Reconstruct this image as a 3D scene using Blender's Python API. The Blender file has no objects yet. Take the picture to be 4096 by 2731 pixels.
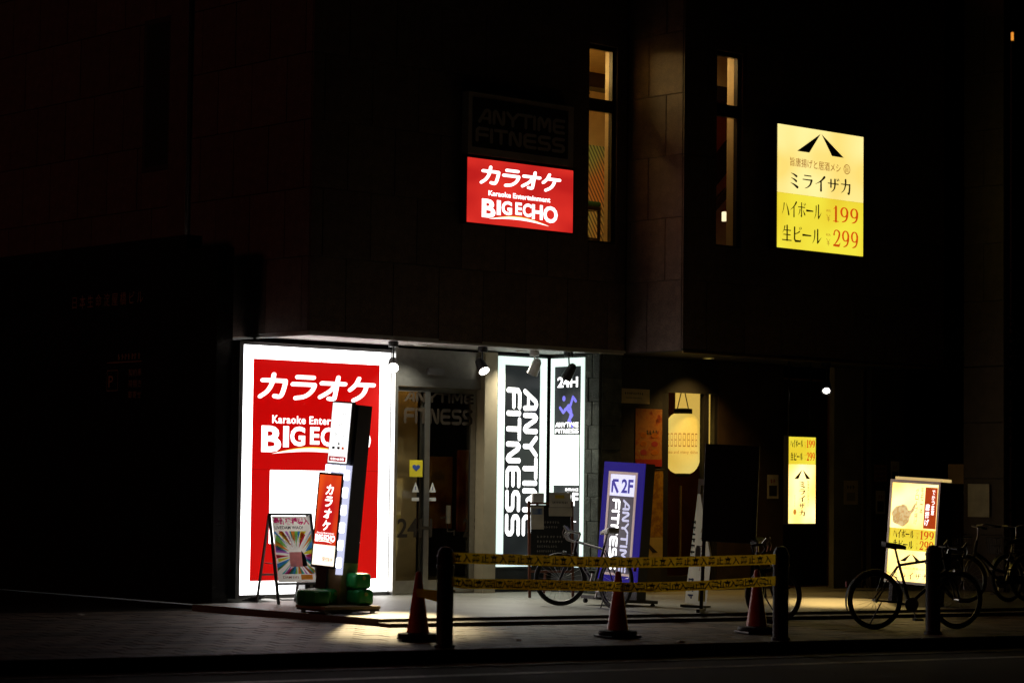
import bpy, bmesh, math, random
from mathutils import Vector, Matrix
from math import sin, cos, pi, radians, atan2, sqrt
random.seed(7)
SC = bpy.context.scene
COL = SC.collection
# ------------------------------------------------------------------ camera
cam_d = bpy.data.cameras.new('camera'); cam = bpy.data.objects.new('camera', cam_d); COL.objects.link(cam)
cam_d.sensor_width = 36.0; cam_d.lens = 85.54; cam_d.clip_start = 0.5; cam_d.clip_end = 2000
PITCH, ROLL, CAM_H = 0.05956234, 0.01235959, 1.57
cam.matrix_world = Matrix.Translation((0, 0, CAM_H)) @ Matrix.Rotation(pi/2 + PITCH, 4, 'X') @ Matrix.Rotation(ROLL, 4, 'Z')
cam_d.dof.use_dof = True; cam_d.dof.focus_distance = 32.5; cam_d.dof.aperture_fstop = 1.8
SC.camera = cam
# ------------------------------------------------------------------ night sky, faint glow of the street from the left
SUN_EL, SUN_AZ = radians(9), radians(-106)
world = bpy.data.worlds.new('World'); SC.world = world; world.use_nodes = True
wn = world.node_tree; wn.nodes.clear()
sky = wn.nodes.new('ShaderNodeTexSky'); sky.sky_type = 'NISHITA'; sky.sun_disc = False
sky.sun_elevation = radians(-6); sky.sun_rotation = SUN_AZ
bg = wn.nodes.new('ShaderNodeBackground'); bg.inputs['Strength'].default_value = 0.02
wo = wn.nodes.new('ShaderNodeOutputWorld')
wn.links.new(sky.outputs[0], bg.inputs[0]); wn.links.new(bg.outputs[0], wo.inputs[0])
sun_d = bpy.data.lights.new('sun', 'SUN'); sun_d.energy = 0.042; sun_d.angle = radians(14); sun_d.color = (1.0, 0.28, 0.19)
sun = bpy.data.objects.new('sun', sun_d); COL.objects.link(sun)
sd = Vector((sin(SUN_AZ)*cos(SUN_EL), cos(SUN_AZ)*cos(SUN_EL), sin(SUN_EL)))   # towards the light
sun.rotation_euler = (-sd).to_track_quat('-Z', 'Y').to_euler(); sun.location = (-30, 10, 20)
SC.view_settings.view_transform = 'Standard'; SC.view_settings.look = 'None'
SC.view_settings.exposure = 0.0; SC.view_settings.gamma = 1.0; SC.view_settings.use_curve_mapping = False
SC.render.engine = 'CYCLES'; SC.cycles.use_denoising = True; SC.cycles.max_bounces = 6; SC.cycles.diffuse_bounces = 3
SC.cycles.sample_clamp_indirect = 4.0; SC.cycles.caustics_reflective = False; SC.cycles.caustics_refractive = False
# ------------------------------------------------------------------ frames: O = foot of the building corner, u along the shop fronts, v into the block, w along the kerb
A = 0.725482567
O = Vector((-2.5834, 30.8902, 0.0))
U = Vector((cos(A), sin(A), 0)); V = Vector((-sin(A), cos(A), 0))
WA = radians(29.0); Wd = Vector((cos(WA), sin(WA), 0)); Wn = Vector((-sin(WA), cos(WA), 0))
def BL(s, t, z=0): return O + U*s + V*t + Vector((0, 0, z))
# ------------------------------------------------------------------ materials
MATS = {}
def mat(name, col=(.5, .5, .5), rough=.6, metal=0., spec=.5, var=.15, scale=6., bump=0., em=None, ems=0., rnd=0., col2=None, speck=0., emvar=None):
    if name in MATS: return MATS[name]
    m = bpy.data.materials.new(name); m.use_nodes = True; nt = m.node_tree; n = nt.nodes; l = nt.links
    b = n['Principled BSDF']; b.inputs['Roughness'].default_value = rough; b.inputs['Metallic'].default_value = metal
    b.inputs['Specular IOR Level'].default_value = spec
    tc = n.new('ShaderNodeTexCoord'); tx = n.new('ShaderNodeTexNoise'); tx.inputs['Scale'].default_value = scale; tx.inputs['Detail'].default_value = 6
    l.new(tc.outputs['Object'], tx.inputs['Vector'])
    rp = n.new('ShaderNodeValToRGB'); c2 = col2 or tuple(c*(1-var) for c in col)
    rp.color_ramp.elements[0].position = .3; rp.color_ramp.elements[1].position = .7
    rp.color_ramp.elements[0].color = (*c2, 1); rp.color_ramp.elements[1].color = (*[min(1, c*(1+(0 if col2 else var*.5))) for c in col], 1)
    l.new(tx.outputs['Fac'], rp.inputs[0]); out = rp.outputs[0]
    if speck:
        t2 = n.new('ShaderNodeTexNoise'); t2.inputs['Scale'].default_value = 90; t2.inputs['Detail'].default_value = 2; l.new(tc.outputs['Object'], t2.inputs['Vector'])
        mr = n.new('ShaderNodeMapRange'); mr.inputs[1].default_value = .35; mr.inputs[2].default_value = .65; mr.inputs[3].default_value = 1-speck; mr.inputs[4].default_value = 1+speck
        l.new(t2.outputs['Fac'], mr.inputs[0])
        mx = n.new('ShaderNodeVectorMath'); mx.operation = 'SCALE'; l.new(out, mx.inputs[0]); l.new(mr.outputs[0], mx.inputs['Scale']); out = mx.outputs[0]
    if rnd:
        oi = n.new('ShaderNodeObjectInfo'); ge = n.new('ShaderNodeNewGeometry')
        ad = n.new('ShaderNodeMath'); ad.operation = 'ADD'; l.new(oi.outputs['Random'], ad.inputs[0]); l.new(ge.outputs['Random Per Island'], ad.inputs[1])
        fr = n.new('ShaderNodeMath'); fr.operation = 'FRACT'; l.new(ad.outputs[0], fr.inputs[0])
        mr = n.new('ShaderNodeMapRange'); mr.inputs[3].default_value = 1-rnd; mr.inputs[4].default_value = 1+rnd*.6; l.new(fr.outputs[0], mr.inputs[0])
        mx = n.new('ShaderNodeVectorMath'); mx.operation = 'SCALE'; l.new(out, mx.inputs[0]); l.new(mr.outputs[0], mx.inputs['Scale']); out = mx.outputs[0]
    l.new(out, b.inputs['Base Color'])
    if bump:
        bp = n.new('ShaderNodeBump'); bp.inputs['Strength'].default_value = bump; bp.inputs['Distance'].default_value = .02
        t3 = n.new('ShaderNodeTexNoise'); t3.inputs['Scale'].default_value = scale*5; t3.inputs['Detail'].default_value = 5
        l.new(tc.outputs['Object'], t3.inputs['Vector']); l.new(t3.outputs['Fac'], bp.inputs['Height']); l.new(bp.outputs[0], b.inputs['Normal'])
    if em:
        b.inputs['Emission Strength'].default_value = ems
        if emvar:   # uneven backlight of a light box put into the emission colour as noise, (axis scale xyz, low multiplier)
            sc3, lo = emvar
            mp = n.new('ShaderNodeMapping'); mp.inputs['Scale'].default_value = sc3; l.new(tc.outputs['Object'], mp.inputs['Vector'])
            t4 = n.new('ShaderNodeTexNoise'); t4.inputs['Scale'].default_value = 1; t4.inputs['Detail'].default_value = 1; l.new(mp.outputs[0], t4.inputs['Vector'])
            r4 = n.new('ShaderNodeValToRGB'); r4.color_ramp.elements[0].position = .35; r4.color_ramp.elements[1].position = .62
            r4.color_ramp.elements[0].color = (*lo, 1); r4.color_ramp.elements[1].color = (*em, 1)
            l.new(t4.outputs['Fac'], r4.inputs[0]); l.new(r4.outputs[0], b.inputs['Emission Color'])
        else: b.inputs['Emission Color'].default_value = (*em, 1)
    MATS[name] = m; return m
def lit(name, em, s, base=(.4, .4, .4), emvar=None): return mat(name, base, .5, var=.03, em=em, ems=s, emvar=emvar)
def glass(name, tint=(.9, .92, .9), refl=.08):
    m = bpy.data.materials.new(name); m.use_nodes = True; nt = m.node_tree; n = nt.nodes; l = nt.links; n.clear()
    o = n.new('ShaderNodeOutputMaterial'); t = n.new('ShaderNodeBsdfTransparent'); t.inputs[0].default_value = (*tint, 1)
    g = n.new('ShaderNodeBsdfGlossy'); g.inputs['Roughness'].default_value = .03
    lw = n.new('ShaderNodeLayerWeight'); lw.inputs[0].default_value = .5
    pw_ = n.new('ShaderNodeMath'); pw_.operation = 'POWER'; pw_.inputs[1].default_value = 4.; l.new(lw.outputs['Facing'], pw_.inputs[0])
    fr = n.new('ShaderNodeMath'); fr.operation = 'MULTIPLY_ADD'; fr.inputs[1].default_value = .7; fr.inputs[2].default_value = .03; l.new(pw_.outputs[0], fr.inputs[0])
    nz = n.new('ShaderNodeTexNoise'); nz.inputs['Scale'].default_value = 1.5
    bp = n.new('ShaderNodeBump'); bp.inputs['Strength'].default_value = .02; l.new(nz.outputs[0], bp.inputs['Height']); l.new(bp.outputs[0], g.inputs['Normal'])
    mx = n.new('ShaderNodeMixShader'); l.new(fr.outputs[0], mx.inputs[0]); l.new(t.outputs[0], mx.inputs[1]); l.new(g.outputs[0], mx.inputs[2]); l.new(mx.outputs[0], o.inputs[0])
    return m
def translucent(name, col, mixf=.5):
    m = bpy.data.materials.new(name); m.use_nodes = True; nt = m.node_tree; n = nt.nodes; l = nt.links; n.clear()
    o = n.new('ShaderNodeOutputMaterial'); d = n.new('ShaderNodeBsdfDiffuse'); t = n.new('ShaderNodeBsdfTranslucent')
    nz = n.new('ShaderNodeTexNoise'); nz.inputs['Scale'].default_value = 3; rp = n.new('ShaderNodeValToRGB')
    rp.color_ramp.elements[0].color = (*[c*.7 for c in col], 1); rp.color_ramp.elements[1].color = (*col, 1)
    l.new(nz.outputs[0], rp.inputs[0]); l.new(rp.outputs[0], d.inputs[0]); l.new(rp.outputs[0], t.inputs[0])
    mx = n.new('ShaderNodeMixShader'); mx.inputs[0].default_value = mixf; l.new(d.outputs[0], mx.inputs[1]); l.new(t.outputs[0], mx.inputs[2]); l.new(mx.outputs[0], o.inputs[0])
    return m
def print_art(name, cols, scale=4., em=0., seed=0., rough=.5):   # printed picture: many small colour patches
    m = bpy.data.materials.new(name); m.use_nodes = True; nt = m.node_tree; n = nt.nodes; l = nt.links; b = n['Principled BSDF']; b.inputs['Roughness'].default_value = rough
    tc = n.new('ShaderNodeTexCoord'); mp = n.new('ShaderNodeMapping'); mp.inputs['Location'].default_value = (seed, 0, seed*1.7); l.new(tc.outputs['Object'], mp.inputs[0])
    nz = n.new('ShaderNodeTexNoise'); nz.inputs['Scale'].default_value = scale; nz.inputs['Detail'].default_value = 5; l.new(mp.outputs[0], nz.inputs['Vector'])
    rp = n.new('ShaderNodeValToRGB'); rp.color_ramp.interpolation = 'B_SPLINE'
    for i, c in enumerate(cols):
        p = .3+.4*i/(len(cols)-1)
        e = rp.color_ramp.elements[i] if i < 2 else rp.color_ramp.elements.new(p)
        e.position = p; e.color = (*c, 1)
    l.new(nz.outputs['Fac'], rp.inputs[0]); l.new(rp.outputs[0], b.inputs['Base Color'])
    if em: l.new(rp.outputs[0], b.inputs['Emission Color']); b.inputs['Emission Strength'].default_value = em
    return m
# ------------------------------------------------------------------ mesh builder
class MB:
    def __init__(self): self.v = []; self.f = []
    def add(self, vs, fs):
        k = len(self.v); self.v += [Vector(p) for p in vs]; self.f += [tuple(i+k for i in f) for f in fs]; return self
    def box(self, a, b):
        (x0, y0, z0), (x1, y1, z1) = a, b
        return self.add([(x0,y0,z0),(x1,y0,z0),(x1,y1,z0),(x0,y1,z0),(x0,y0,z1),(x1,y0,z1),(x1,y1,z1),(x0,y1,z1)],
            [(0,3,2,1),(4,5,6,7),(0,1,5,4),(1,2,6,5),(2,3,7,6),(3,0,4,7)])
    def beam(self, p, q, w, h, up=(0, 0, 1)):
        p, q = Vector(p), Vector(q); d = (q-p).normalized(); s = d.cross(Vector(up)); s = s.normalized() if s.length > 1e-5 else Vector((1, 0, 0)); n = s.cross(d)
        vs = [e+s*(w/2*a)+n*(h/2*b) for e in (p, q) for a, b in ((-1,-1),(1,-1),(1,1),(-1,1))]
        return self.add(vs, [(0,1,2,3),(7,6,5,4),(0,4,5,1),(1,5,6,2),(2,6,7,3),(3,7,4,0)])
    def cyl(self, p, q, r0, r1=None, n=12, caps=True):
        r1 = r0 if r1 is None else r1; p, q = Vector(p), Vector(q); d = (q-p).normalized()
        s = d.cross(Vector((0,0,1))); s = s.normalized() if s.length > 1e-4 else Vector((1,0,0)); t = s.cross(d)
        vs = [p+(s*cos(2*pi*i/n)+t*sin(2*pi*i/n))*r0 for i in range(n)] + [q+(s*cos(2*pi*i/n)+t*sin(2*pi*i/n))*r1 for i in range(n)]
        fs = [(i, i+n, (i+1) % n+n, (i+1) % n) for i in range(n)]
        if caps: fs += [tuple(range(n)), tuple(range(2*n-1, n-1, -1))]
        return self.add(vs, fs)
    def tube(self, pts, r, n=8):
        for a, b in zip(pts, pts[1:]): self.cyl(a, b, r, r, n)
        return self
    def lathe(self, prof, c=(0,0,0), n=20, sx=1., sy=1.):
        k = len(prof); c = Vector(c)
        vs = [c+Vector((r*cos(2*pi*j/n)*sx, r*sin(2*pi*j/n)*sy, z)) for r, z in prof for j in range(n)]
        fs = [(i*n+j, i*n+(j+1) % n, (i+1)*n+(j+1) % n, (i+1)*n+j) for i in range(k-1) for j in range(n)]
        return self.add(vs, fs)
    def ring(self, c, R, r, n=32, m=8, sq=1.):     # torus in the local xz plane
        c = Vector(c); vs = []
        for i in range(n):
            a = 2*pi*i/n
            for j in range(m):
                b = 2*pi*j/m; q = R+r*cos(b); vs.append(c+Vector((q*cos(a), r*sin(b)*sq, q*sin(a))))
        return self.add(vs, [(i*m+j, i*m+(j+1) % m, ((i+1) % n)*m+(j+1) % m, ((i+1) % n)*m+j) for i in range(n) for j in range(m)])
    def prism(self, pts, z0, z1):                   # polygon in xy, extruded along z
        n = len(pts)
        return self.add([(x, y, z0) for x, y in pts]+[(x, y, z1) for x, y in pts], [tuple(range(n-1, -1, -1)), tuple(range(n, 2*n))]+[(i, (i+1) % n, (i+1) % n+n, i+n) for i in range(n)])
    def plate(self, pts, y0, y1):                   # polygon in xz, front at y0, back at y1
        n = len(pts)
        return self.add([(x, y0, z) for x, z in pts]+[(x, y1, z) for x, z in pts], [tuple(range(n)), tuple(range(2*n-1, n-1, -1))]+[(i, i+n, (i+1) % n+n, (i+1) % n) for i in range(n)])
    def flat(self, pts, y): return self.add([(x, y, z) for x, z in pts], [tuple(range(len(pts)))])
    def rect(self, x0, x1, z0, z1, y): return self.flat([(x0,z0),(x1,z0),(x1,z1),(x0,z1)], y)
    def build(self, name, m, parent=None, smooth=False, bevel=0., seg=2):
        me = bpy.data.meshes.new(name); me.from_pydata([tuple(p) for p in self.v], [], self.f)
        bm = bmesh.new(); bm.from_mesh(me)
        if bevel: bmesh.ops.bevel(bm, geom=bm.edges[:], offset=bevel, segments=seg, profile=.5, affect='EDGES', clamp_overlap=True)
        bm.to_mesh(me); bm.free()
        o = bpy.data.objects.new(name, me); COL.objects.link(o); me.materials.append(m if not isinstance(m, str) else MATS[m])
        if smooth:
            for p in me.polygons: p.use_smooth = True
            me.set_sharp_from_angle(angle=radians(35))
        if parent: o.parent = parent
        return o
def tag(o, label, cat, group=None):
    o['label'] = label; o['category'] = cat
    if group: o['group'] = group
    return o
def struct(o): o['kind'] = 'structure'; return o
def stuff(o): o['kind'] = 'stuff'; return o
def thing(name, label, cat, loc=(0,0,0), rotz=0., group=None, roll=0., pitch=0.):
    o = bpy.data.objects.new(name, None); COL.objects.link(o); o.empty_display_size = .2
    o.matrix_world = Matrix.Translation(loc) @ Matrix.Rotation(roll, 4, 'Y') @ Matrix.Rotation(rotz, 4, 'Z') @ Matrix.Rotation(pitch, 4, 'X')
    return tag(o, label, cat, group)
def copy_tree(o, parent=None, local=None):
    c = o.copy(); COL.objects.link(c)
    if parent: c.parent = parent
    for ch in list(o.children): copy_tree(ch, c)
    return c
# ------------------------------------------------------------------ lettering: (list of 2-D polygons) put on a face looking towards -y
def bez(pts, n=6):   # Catmull-Rom through the points
    if len(pts) < 3: return pts
    P = [pts[0]]+list(pts)+[pts[-1]]; out = []
    for i in range(1, len(P)-2):
        for k in range(n):
            t = k/n; a, b, c, d = P[i-1], P[i], P[i+1], P[i+2]
            out.append(tuple(.5*((2*b[j])+(-a[j]+c[j])*t+(2*a[j]-5*b[j]+4*c[j]-d[j])*t*t+(-a[j]+3*b[j]-3*c[j]+d[j])*t**3) for j in range(len(b))))
    out.append(pts[-1]); return out
def strip(pts, w=None, curve=False, cap=4, square=False):
    # pts: (x, y) or (x, y, width); polygon quads and round caps
    p3 = [(p[0], p[1], (p[2] if len(p) > 2 else w)) for p in pts]
    if curve: p3 = bez(p3)
    polys = []; n = len(p3)
    for i in range(n-1):
        (x0, y0, w0), (x1, y1, w1) = p3[i], p3[i+1]; dx, dy = x1-x0, y1-y0; l = sqrt(dx*dx+dy*dy) or 1e-6; nx, ny = -dy/l, dx/l
        polys.append([(x0-nx*w0/2, y0-ny*w0/2), (x1-nx*w1/2, y1-ny*w1/2), (x1+nx*w1/2, y1+ny*w1/2), (x0+nx*w0/2, y0+ny*w0/2)])
    k = 10
    for i, (x, y, ww) in enumerate(p3):
        if square and i in (0, n-1): continue
        polys.append([(x+ww/2*cos(2*pi*j/k), y+ww/2*sin(2*pi*j/k)) for j in range(k)])
    return polys
G = {}
def g(ch, *strokes, adv=1.): G[ch] = (adv, strokes)
W1 = .17
g('KA', ([(.06,.73),(.8,.73),(.91,.68),(.88,.25),(.8,.08),(.6,.1)], W1, 1), ([(.43,.98),(.42,.6),(.3,.28),(.08,.06)], W1, 1))
g('RA', ([(.2,.92),(.82,.92)], W1, 0), ([(.08,.62),(.8,.62),(.91,.58),(.82,.32),(.6,.12),(.28,.05)], W1, 1))
g('O', ([(.05,.71),(.95,.71)], W1, 0), ([(.64,.98),(.64,.2),(.6,.07),(.42,.08)], W1, 1), ([(.6,.68),(.4,.38),(.08,.13)], W1, 1))
g('KE', ([(.33,.97),(.24,.7),(.06,.48)], W1, 1), ([(.25,.72),(.95,.72)], W1, 0), ([(.68,.7),(.64,.42),(.5,.2),(.27,.05)], W1, 1))
W2 = .265
g('A', ([(.02,0),(.55,.93),(.72,1),(.9,.9),(.92,.0)], W2, 0), ([(.4,.3),(.9,.3)], W2*.8, 0), adv=1.14)
g('N', ([(.1,0),(.1,.85),(.22,1),(.34,.92),(.72,.1),(.86,0),(.95,.12),(.95,1)], W2, 0), adv=1.2)
g('Y', ([(.04,1),(.5,.48),(.96,1)], W2, 0), ([(.5,.48),(.5,0)], W2, 0), adv=1.12)
g('T', ([(.02,1),(.98,1)], W2, 0), ([(.5,1),(.5,0)], W2, 0), adv=1.12)
g('I', ([(.1,1),(.1,0)], W2, 0), adv=.35)
g('M', ([(.1,0),(.1,.85),(.22,1),(.34,.9),(.6,.3),(.86,.9),(.98,1),(1.1,.85),(1.1,0)], W2, 0), adv=1.34)
g('E', ([(.98,1),(.25,1),(.1,.85),(.1,.15),(.25,0),(.98,0)], W2, 0), ([(.1,.5),(.94,.5)], W2, 0), adv=1.2)
g('F', ([(.98,1),(.25,1),(.1,.85),(.1,0)], W2, 0), ([(.1,.5),(.94,.5)], W2, 0), adv=1.14)
g('S', ([(.96,1),(.25,1),(.1,.88),(.1,.62),(.25,.5),(.82,.5),(.95,.38),(.95,.12),(.82,0),(.06,0)], W2, 0), adv=1.18)
t_, T_ = .045, .13      # thin and thick strokes of the brush-like letters
g('mi', ([(.22,.95,.02),(.5,.86,.09),(.68,.76,.13)], 0, 1), ([(.24,.62,.02),(.5,.53,.09),(.66,.43,.13)], 0, 1), ([(.2,.28,.02),(.52,.16,.1),(.76,.02,.15)], 0, 1))
g('ra', ([(.24,.9,.06),(.8,.9,.06)], 0, 0), ([(.12,.62,.05),(.86,.62,.08)], 0, 0), ([(.85,.62,.13),(.74,.32,.1),(.52,.12,.06),(.28,.02,.02)], 0, 1))
g('i', ([(.84,.96,.14),(.6,.72,.09),(.36,.56,.05),(.08,.42,.02)], 0, 1), ([(.55,.68,.1),(.55,.0,.13)], 0, 0))
g('za', ([(.05,.6,.05),(.92,.6,.07)], 0, 0), ([(.3,.86,.1),(.3,.34,.1)], 0, 0), ([(.64,.9,.11),(.63,.4,.1),(.5,.14,.06),(.32,.02,.02)], 0, 1), ([(.78,.96,.02),(.86,.84,.07)], 0, 0), ([(.9,1.0,.02),(.98,.88,.07)], 0, 0))
g('ka', ([(.08,.66,.05),(.82,.66,.07)], 0, 0), ([(.82,.68,.1),(.8,.3,.11),(.74,.03,.12),(.62,.1,.03)], 0, 1), ([(.46,.98,.12),(.45,.6,.1),(.32,.25,.06),(.08,.04,.02)], 0, 1))
g('ha', ([(.34,.8,.1),(.26,.42,.06),(.08,.1,.02)], 0, 1), ([(.6,.84,.02),(.78,.5,.1),(.93,.1,.15)], 0, 1))
g('bo', ([(.06,.68,.05),(.9,.68,.06)], 0, 0), ([(.48,.96,.1),(.48,.06,.11),(.36,.1,.02)], 0, 0), ([(.28,.5,.1),(.22,.3,.06),(.06,.14,.02)], 0, 1), ([(.66,.5,.02),(.8,.32,.09),(.9,.2,.12)], 0, 1), ([(.76,.96,.02),(.84,.82,.07)], 0, 0), ([(.9,1.,.02),(.98,.88,.07)], 0, 0))
g('-', ([(.08,.5,.12),(.92,.5,.07)], 0, 0))
g('ru', ([(.28,.88,.1),(.27,.5,.09),(.2,.24,.06),(.04,.02,.02)], 0, 1), ([(.58,.96,.12),(.58,.08,.12),(.78,.26,.06),(.96,.46,.02)], 0, 0))
g('sei', ([(.3,.95,.09),(.22,.72,.05),(.06,.5,.02)], 0, 1), ([(.2,.7,.05),(.9,.7,.06)], 0, 0), ([(.16,.4,.05),(.86,.4,.06)], 0, 0), ([(.03,.04,.06),(.97,.04,.06)], 0, 0), ([(.53,1.,.12),(.53,.04,.12)], 0, 0))
g('bi', ([(.26,.94,.12),(.26,.16,.12),(.36,.04,.13),(.86,.05,.1),(.92,.18,.02)], 0, 0), ([(.28,.5,.05),(.56,.58,.06),(.78,.7,.08)], 0, 0), ([(.74,.98,.02),(.82,.84,.07)], 0, 0), ([(.88,1.02,.02),(.96,.9,.07)], 0, 0))
def dig_ring(cx, cy, rx, ry, th=.17, tn=.05, n=20, a0=0., a1=2*pi):
    return [(cx+rx*cos(a0+(a1-a0)*i/n), cy+ry*sin(a0+(a1-a0)*i/n), tn+(th-tn)*abs(cos(a0+(a1-a0)*i/n))**1.5) for i in range(n+1)]
g('1', ([(.42,.97,.17),(.42,.03,.17)], 0, 0), ([(.2,.84,.03),(.4,.95,.06)], 0, 0), ([(.18,.02,.05),(.66,.02,.05)], 0, 0), adv=.8)
g('9', (dig_ring(.46,.68,.3,.3), 0, 0), ([(.77,.7,.17),(.74,.4,.15),(.58,.14,.1),(.24,.02,.04)], 0, 1), adv=1.)
g('2', ([(.16,.72,.14),(.24,.92,.08),(.48,.98,.06),(.72,.86,.14),(.72,.66,.16),(.52,.36,.1),(.14,.05,.05)], 0, 1), ([(.12,.06,.1),(.7,.06,.13),(.84,.24,.03)], 0, 0), adv=.98)
g('Y=', ([(.08,.96,.08),(.5,.5,.08),(.9,.96,.04)], 0, 0), ([(.5,.5,.1),(.5,.02,.1)], 0, 0), ([(.18,.46,.05),(.82,.46,.05)], 0, 0), ([(.18,.26,.05),(.82,.26,.05)], 0, 0))
def glyph_polys(chs, gap=0.):
    out = []; x = 0
    for c in chs:
        if c == ' ': x += .5; continue
        adv, st = G[c]
        for pts, w, cv in st: out += [[(px+x, py) for px, py in pl] for pl in strip(pts, w or None, bool(cv))]
        x += adv+gap
    return out
def fit(polys, x0, x1, z0, z1, shear=0., rot90=False):
    if rot90: polys = [[(y, -x) for x, y in p] for p in polys]
    if shear: polys = [[(x+shear*y, y) for x, y in p] for p in polys]
    X = [q[0] for p in polys for q in p]; Y = [q[1] for p in polys for q in p]
    a, b, c, d = min(X), max(X), min(Y), max(Y)
    return [[(x0+(x-a)/(b-a)*(x1-x0), z0+(y-c)/(d-c)*(z1-z0)) for x, y in p] for p in polys]
def glyphs(name, chs, box, y, m, parent, shear=0., rot90=False, gap=.05, dep=.00012, tr=None, fat=1.):
    allp = []; x = 0; own = []
    for ci, c in enumerate(chs):
        adv, st = G[c]
        for pts, w, cv in st:
            pts = [(p[0], p[1], (p[2] if len(p) > 2 else w)*fat) for p in pts]; pl = strip(pts, None, bool(cv)); allp += [[(px+x, py) for px, py in p] for p in pl]; own += [ci]*len(pl)
        x += adv+gap
    F = fit(allp, *box, shear, rot90); nm = name if len(chs) == 1 else name.replace('lettering', 'letter').replace('price', 'price_digit')
    for ci in range(len(chs)):
        b = MB()
        for i, p in enumerate(F):
            if own[i] != ci: continue
            ar = sum(p[k][0]*p[(k+1) % len(p)][1]-p[(k+1) % len(p)][0]*p[k][1] for k in range(len(p)))
            b.flat(p if ar > 0 else p[::-1], y-dep*(i % 7))
        b.build(nm, m, parent)
TXT = {}
def text_geo(body, bold=0., shear=0., space=1., vertical=False):
    key = (body, bold, shear, space)
    if key not in TXT:
        cu = bpy.data.curves.new('text', 'FONT'); cu.body = body; cu.offset = bold; cu.shear = shear; cu.space_character = space; cu.resolution_u = 3
        if '\n' in body: cu.align_x = 'CENTER'; cu.space_line = .95
        ob = bpy.data.objects.new('text', cu); COL.objects.link(ob); dg = bpy.context.evaluated_depsgraph_get(); dg.update()
        me = bpy.data.meshes.new_from_object(ob.evaluated_get(dg)); bpy.data.objects.remove(ob); bpy.data.curves.remove(cu)
        TXT[key] = ([v.co.copy() for v in me.vertices], [tuple(p.vertices) for p in me.polygons]); bpy.data.meshes.remove(me)
    return TXT[key]
def text(name, body, box, y, m, parent, bold=0., shear=0., rot90=False, space=1., tr=None):
    vs, fs = text_geo(body, bold, shear, space)
    if not vs: return None
    pts = [(p.y, -p.x) if rot90 else (p.x, p.y) for p in vs]
    a, b_, c, d = min(p[0] for p in pts), max(p[0] for p in pts), min(p[1] for p in pts), max(p[1] for p in pts)
    x0, x1, z0, z1 = box; mb = MB()
    P = [(x0+(px-a)/(b_-a)*(x1-x0), z0+(py-c)/(d-c)*(z1-z0)) for px, py in pts]
    mb.v = [Vector((q[0], y, q[1])) if not tr else Vector(tr(*q)) for q in P]; mb.f = list(fs)
    return mb.build(name, m, parent)
def vtext(name, chs, box, y, m, parent, bold=0.):
    x0, x1, z0, z1 = box; h = (z1-z0)/len(chs)
    for k, c in enumerate(chs):
        zt = z1-k*h
        if c in 'ー一': text(name, '|' if c == 'ー' else c, (x0+(x1-x0)*(.42 if c == 'ー' else .05), x1-(x1-x0)*(.42 if c == 'ー' else .05), zt-h*(.85 if c == 'ー' else .56), zt-h*(.12 if c == 'ー' else .44)), y, m, parent)
        else: text(name, c, (x0, x1, zt-h*.92, zt-h*.06), y, m, parent, bold=bold)
def scribble(name, box, y, m, parent, n=8, seed=1, vertical=False, tr=None):   # a line of print too small to read: uneven ink marks
    r = random.Random(seed); x0, x1, z0, z1 = box; b = MB()
    for i in range(n):
        for k in range(3):
            f0 = (i+r.uniform(.08, .3))/n; f1 = (i+r.uniform(.55, .9))/n; g0 = r.uniform(0, .75); g1 = g0+r.uniform(.12, .28)
            if k == 2: f1 = f0+.3/n; g0, g1 = 0, 1
            q = [(f0, g0), (f1, g0), (f1, g1), (f0, g1)]
            if vertical: q = [(g_, 1-f_) for f_, g_ in q][::-1]
            P = [(x0+u_*(x1-x0), z0+v_*(z1-z0)) for u_, v_ in q]
            b.add([(p[0], y-.0001*k, p[1]) if not tr else tr(*p) for p in P], [(0, 1, 2, 3)])
    return b.build(name, m, parent)
# ================================================================== materials in use
mat('asphalt', (.026, .022, .019), .85, var=.3, scale=9, bump=.4, speck=.25)
mat('paver', (.15, .108, .072), .6, var=.25, scale=5, bump=.3, rnd=.6, speck=.15)
mat('paver_joint', (.04, .037, .033), .9, bump=.2)
mat('terrace', (.25, .245, .21), .5, var=.22, scale=1.6, bump=.15, speck=.1)
mat('kerb', (.17, .15, .125), .7, var=.3, scale=4, bump=.3, speck=.2, rnd=.15)
mat('paint_white', (.62, .6, .55), .6, var=.45, scale=14, bump=.2)
mat('granite', (.15, .1, .08), .55, var=.3, scale=7, speck=.35, rnd=.2, bump=.1)
mat('backing', (.03, .028, .026), .8); mat('shaded_granite', (.055, .035, .028), .6, var=.3, scale=6, speck=.3)  # third pier's granite darkened in colour to stand in for shade
mat('black_granite', (.012, .011, .011), .25, var=.4, scale=5, speck=.3)
mat('black_metal', (.012, .012, .013), .4, metal=.0, spec=.4)
mat('black_paint', (.015, .014, .014), .5)
mat('dark_wall', (.035, .03, .026), .7, var=.4, scale=5, bump=.2)
mat('soffit', (.55, .53, .5), .6, var=.1, scale=2)
mat('trim', (.75, .74, .7), .4)
mat('steel', (.42, .41, .39), .32, metal=.9, var=.12, scale=12)
mat('beige', (.45, .38, .26), .5, var=.1)
mat('tan', (.42, .3, .13), .6, var=.2, scale=3)
mat('cream', (.72, .6, .38), .6, var=.1)
mat('rough_stone', (.085, .095, .08), .9, var=.45, scale=8, bump=.9, rnd=.3, speck=.2)
mat('brass', (.5, .33, .12), .35, metal=.8, var=.2)
mat('wood_red', (.16, .05, .025), .5, var=.35, scale=4)
mat('wood_pale', (.45, .3, .14), .6, var=.35, scale=7)
mat('wood_dark', (.05, .03, .018), .5, var=.35, scale=5)
mat('paper', (.62, .58, .5), .7, var=.12, scale=5)
mat('paper_grey', (.6, .55, .45), .7, var=.2, scale=6)
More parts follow.
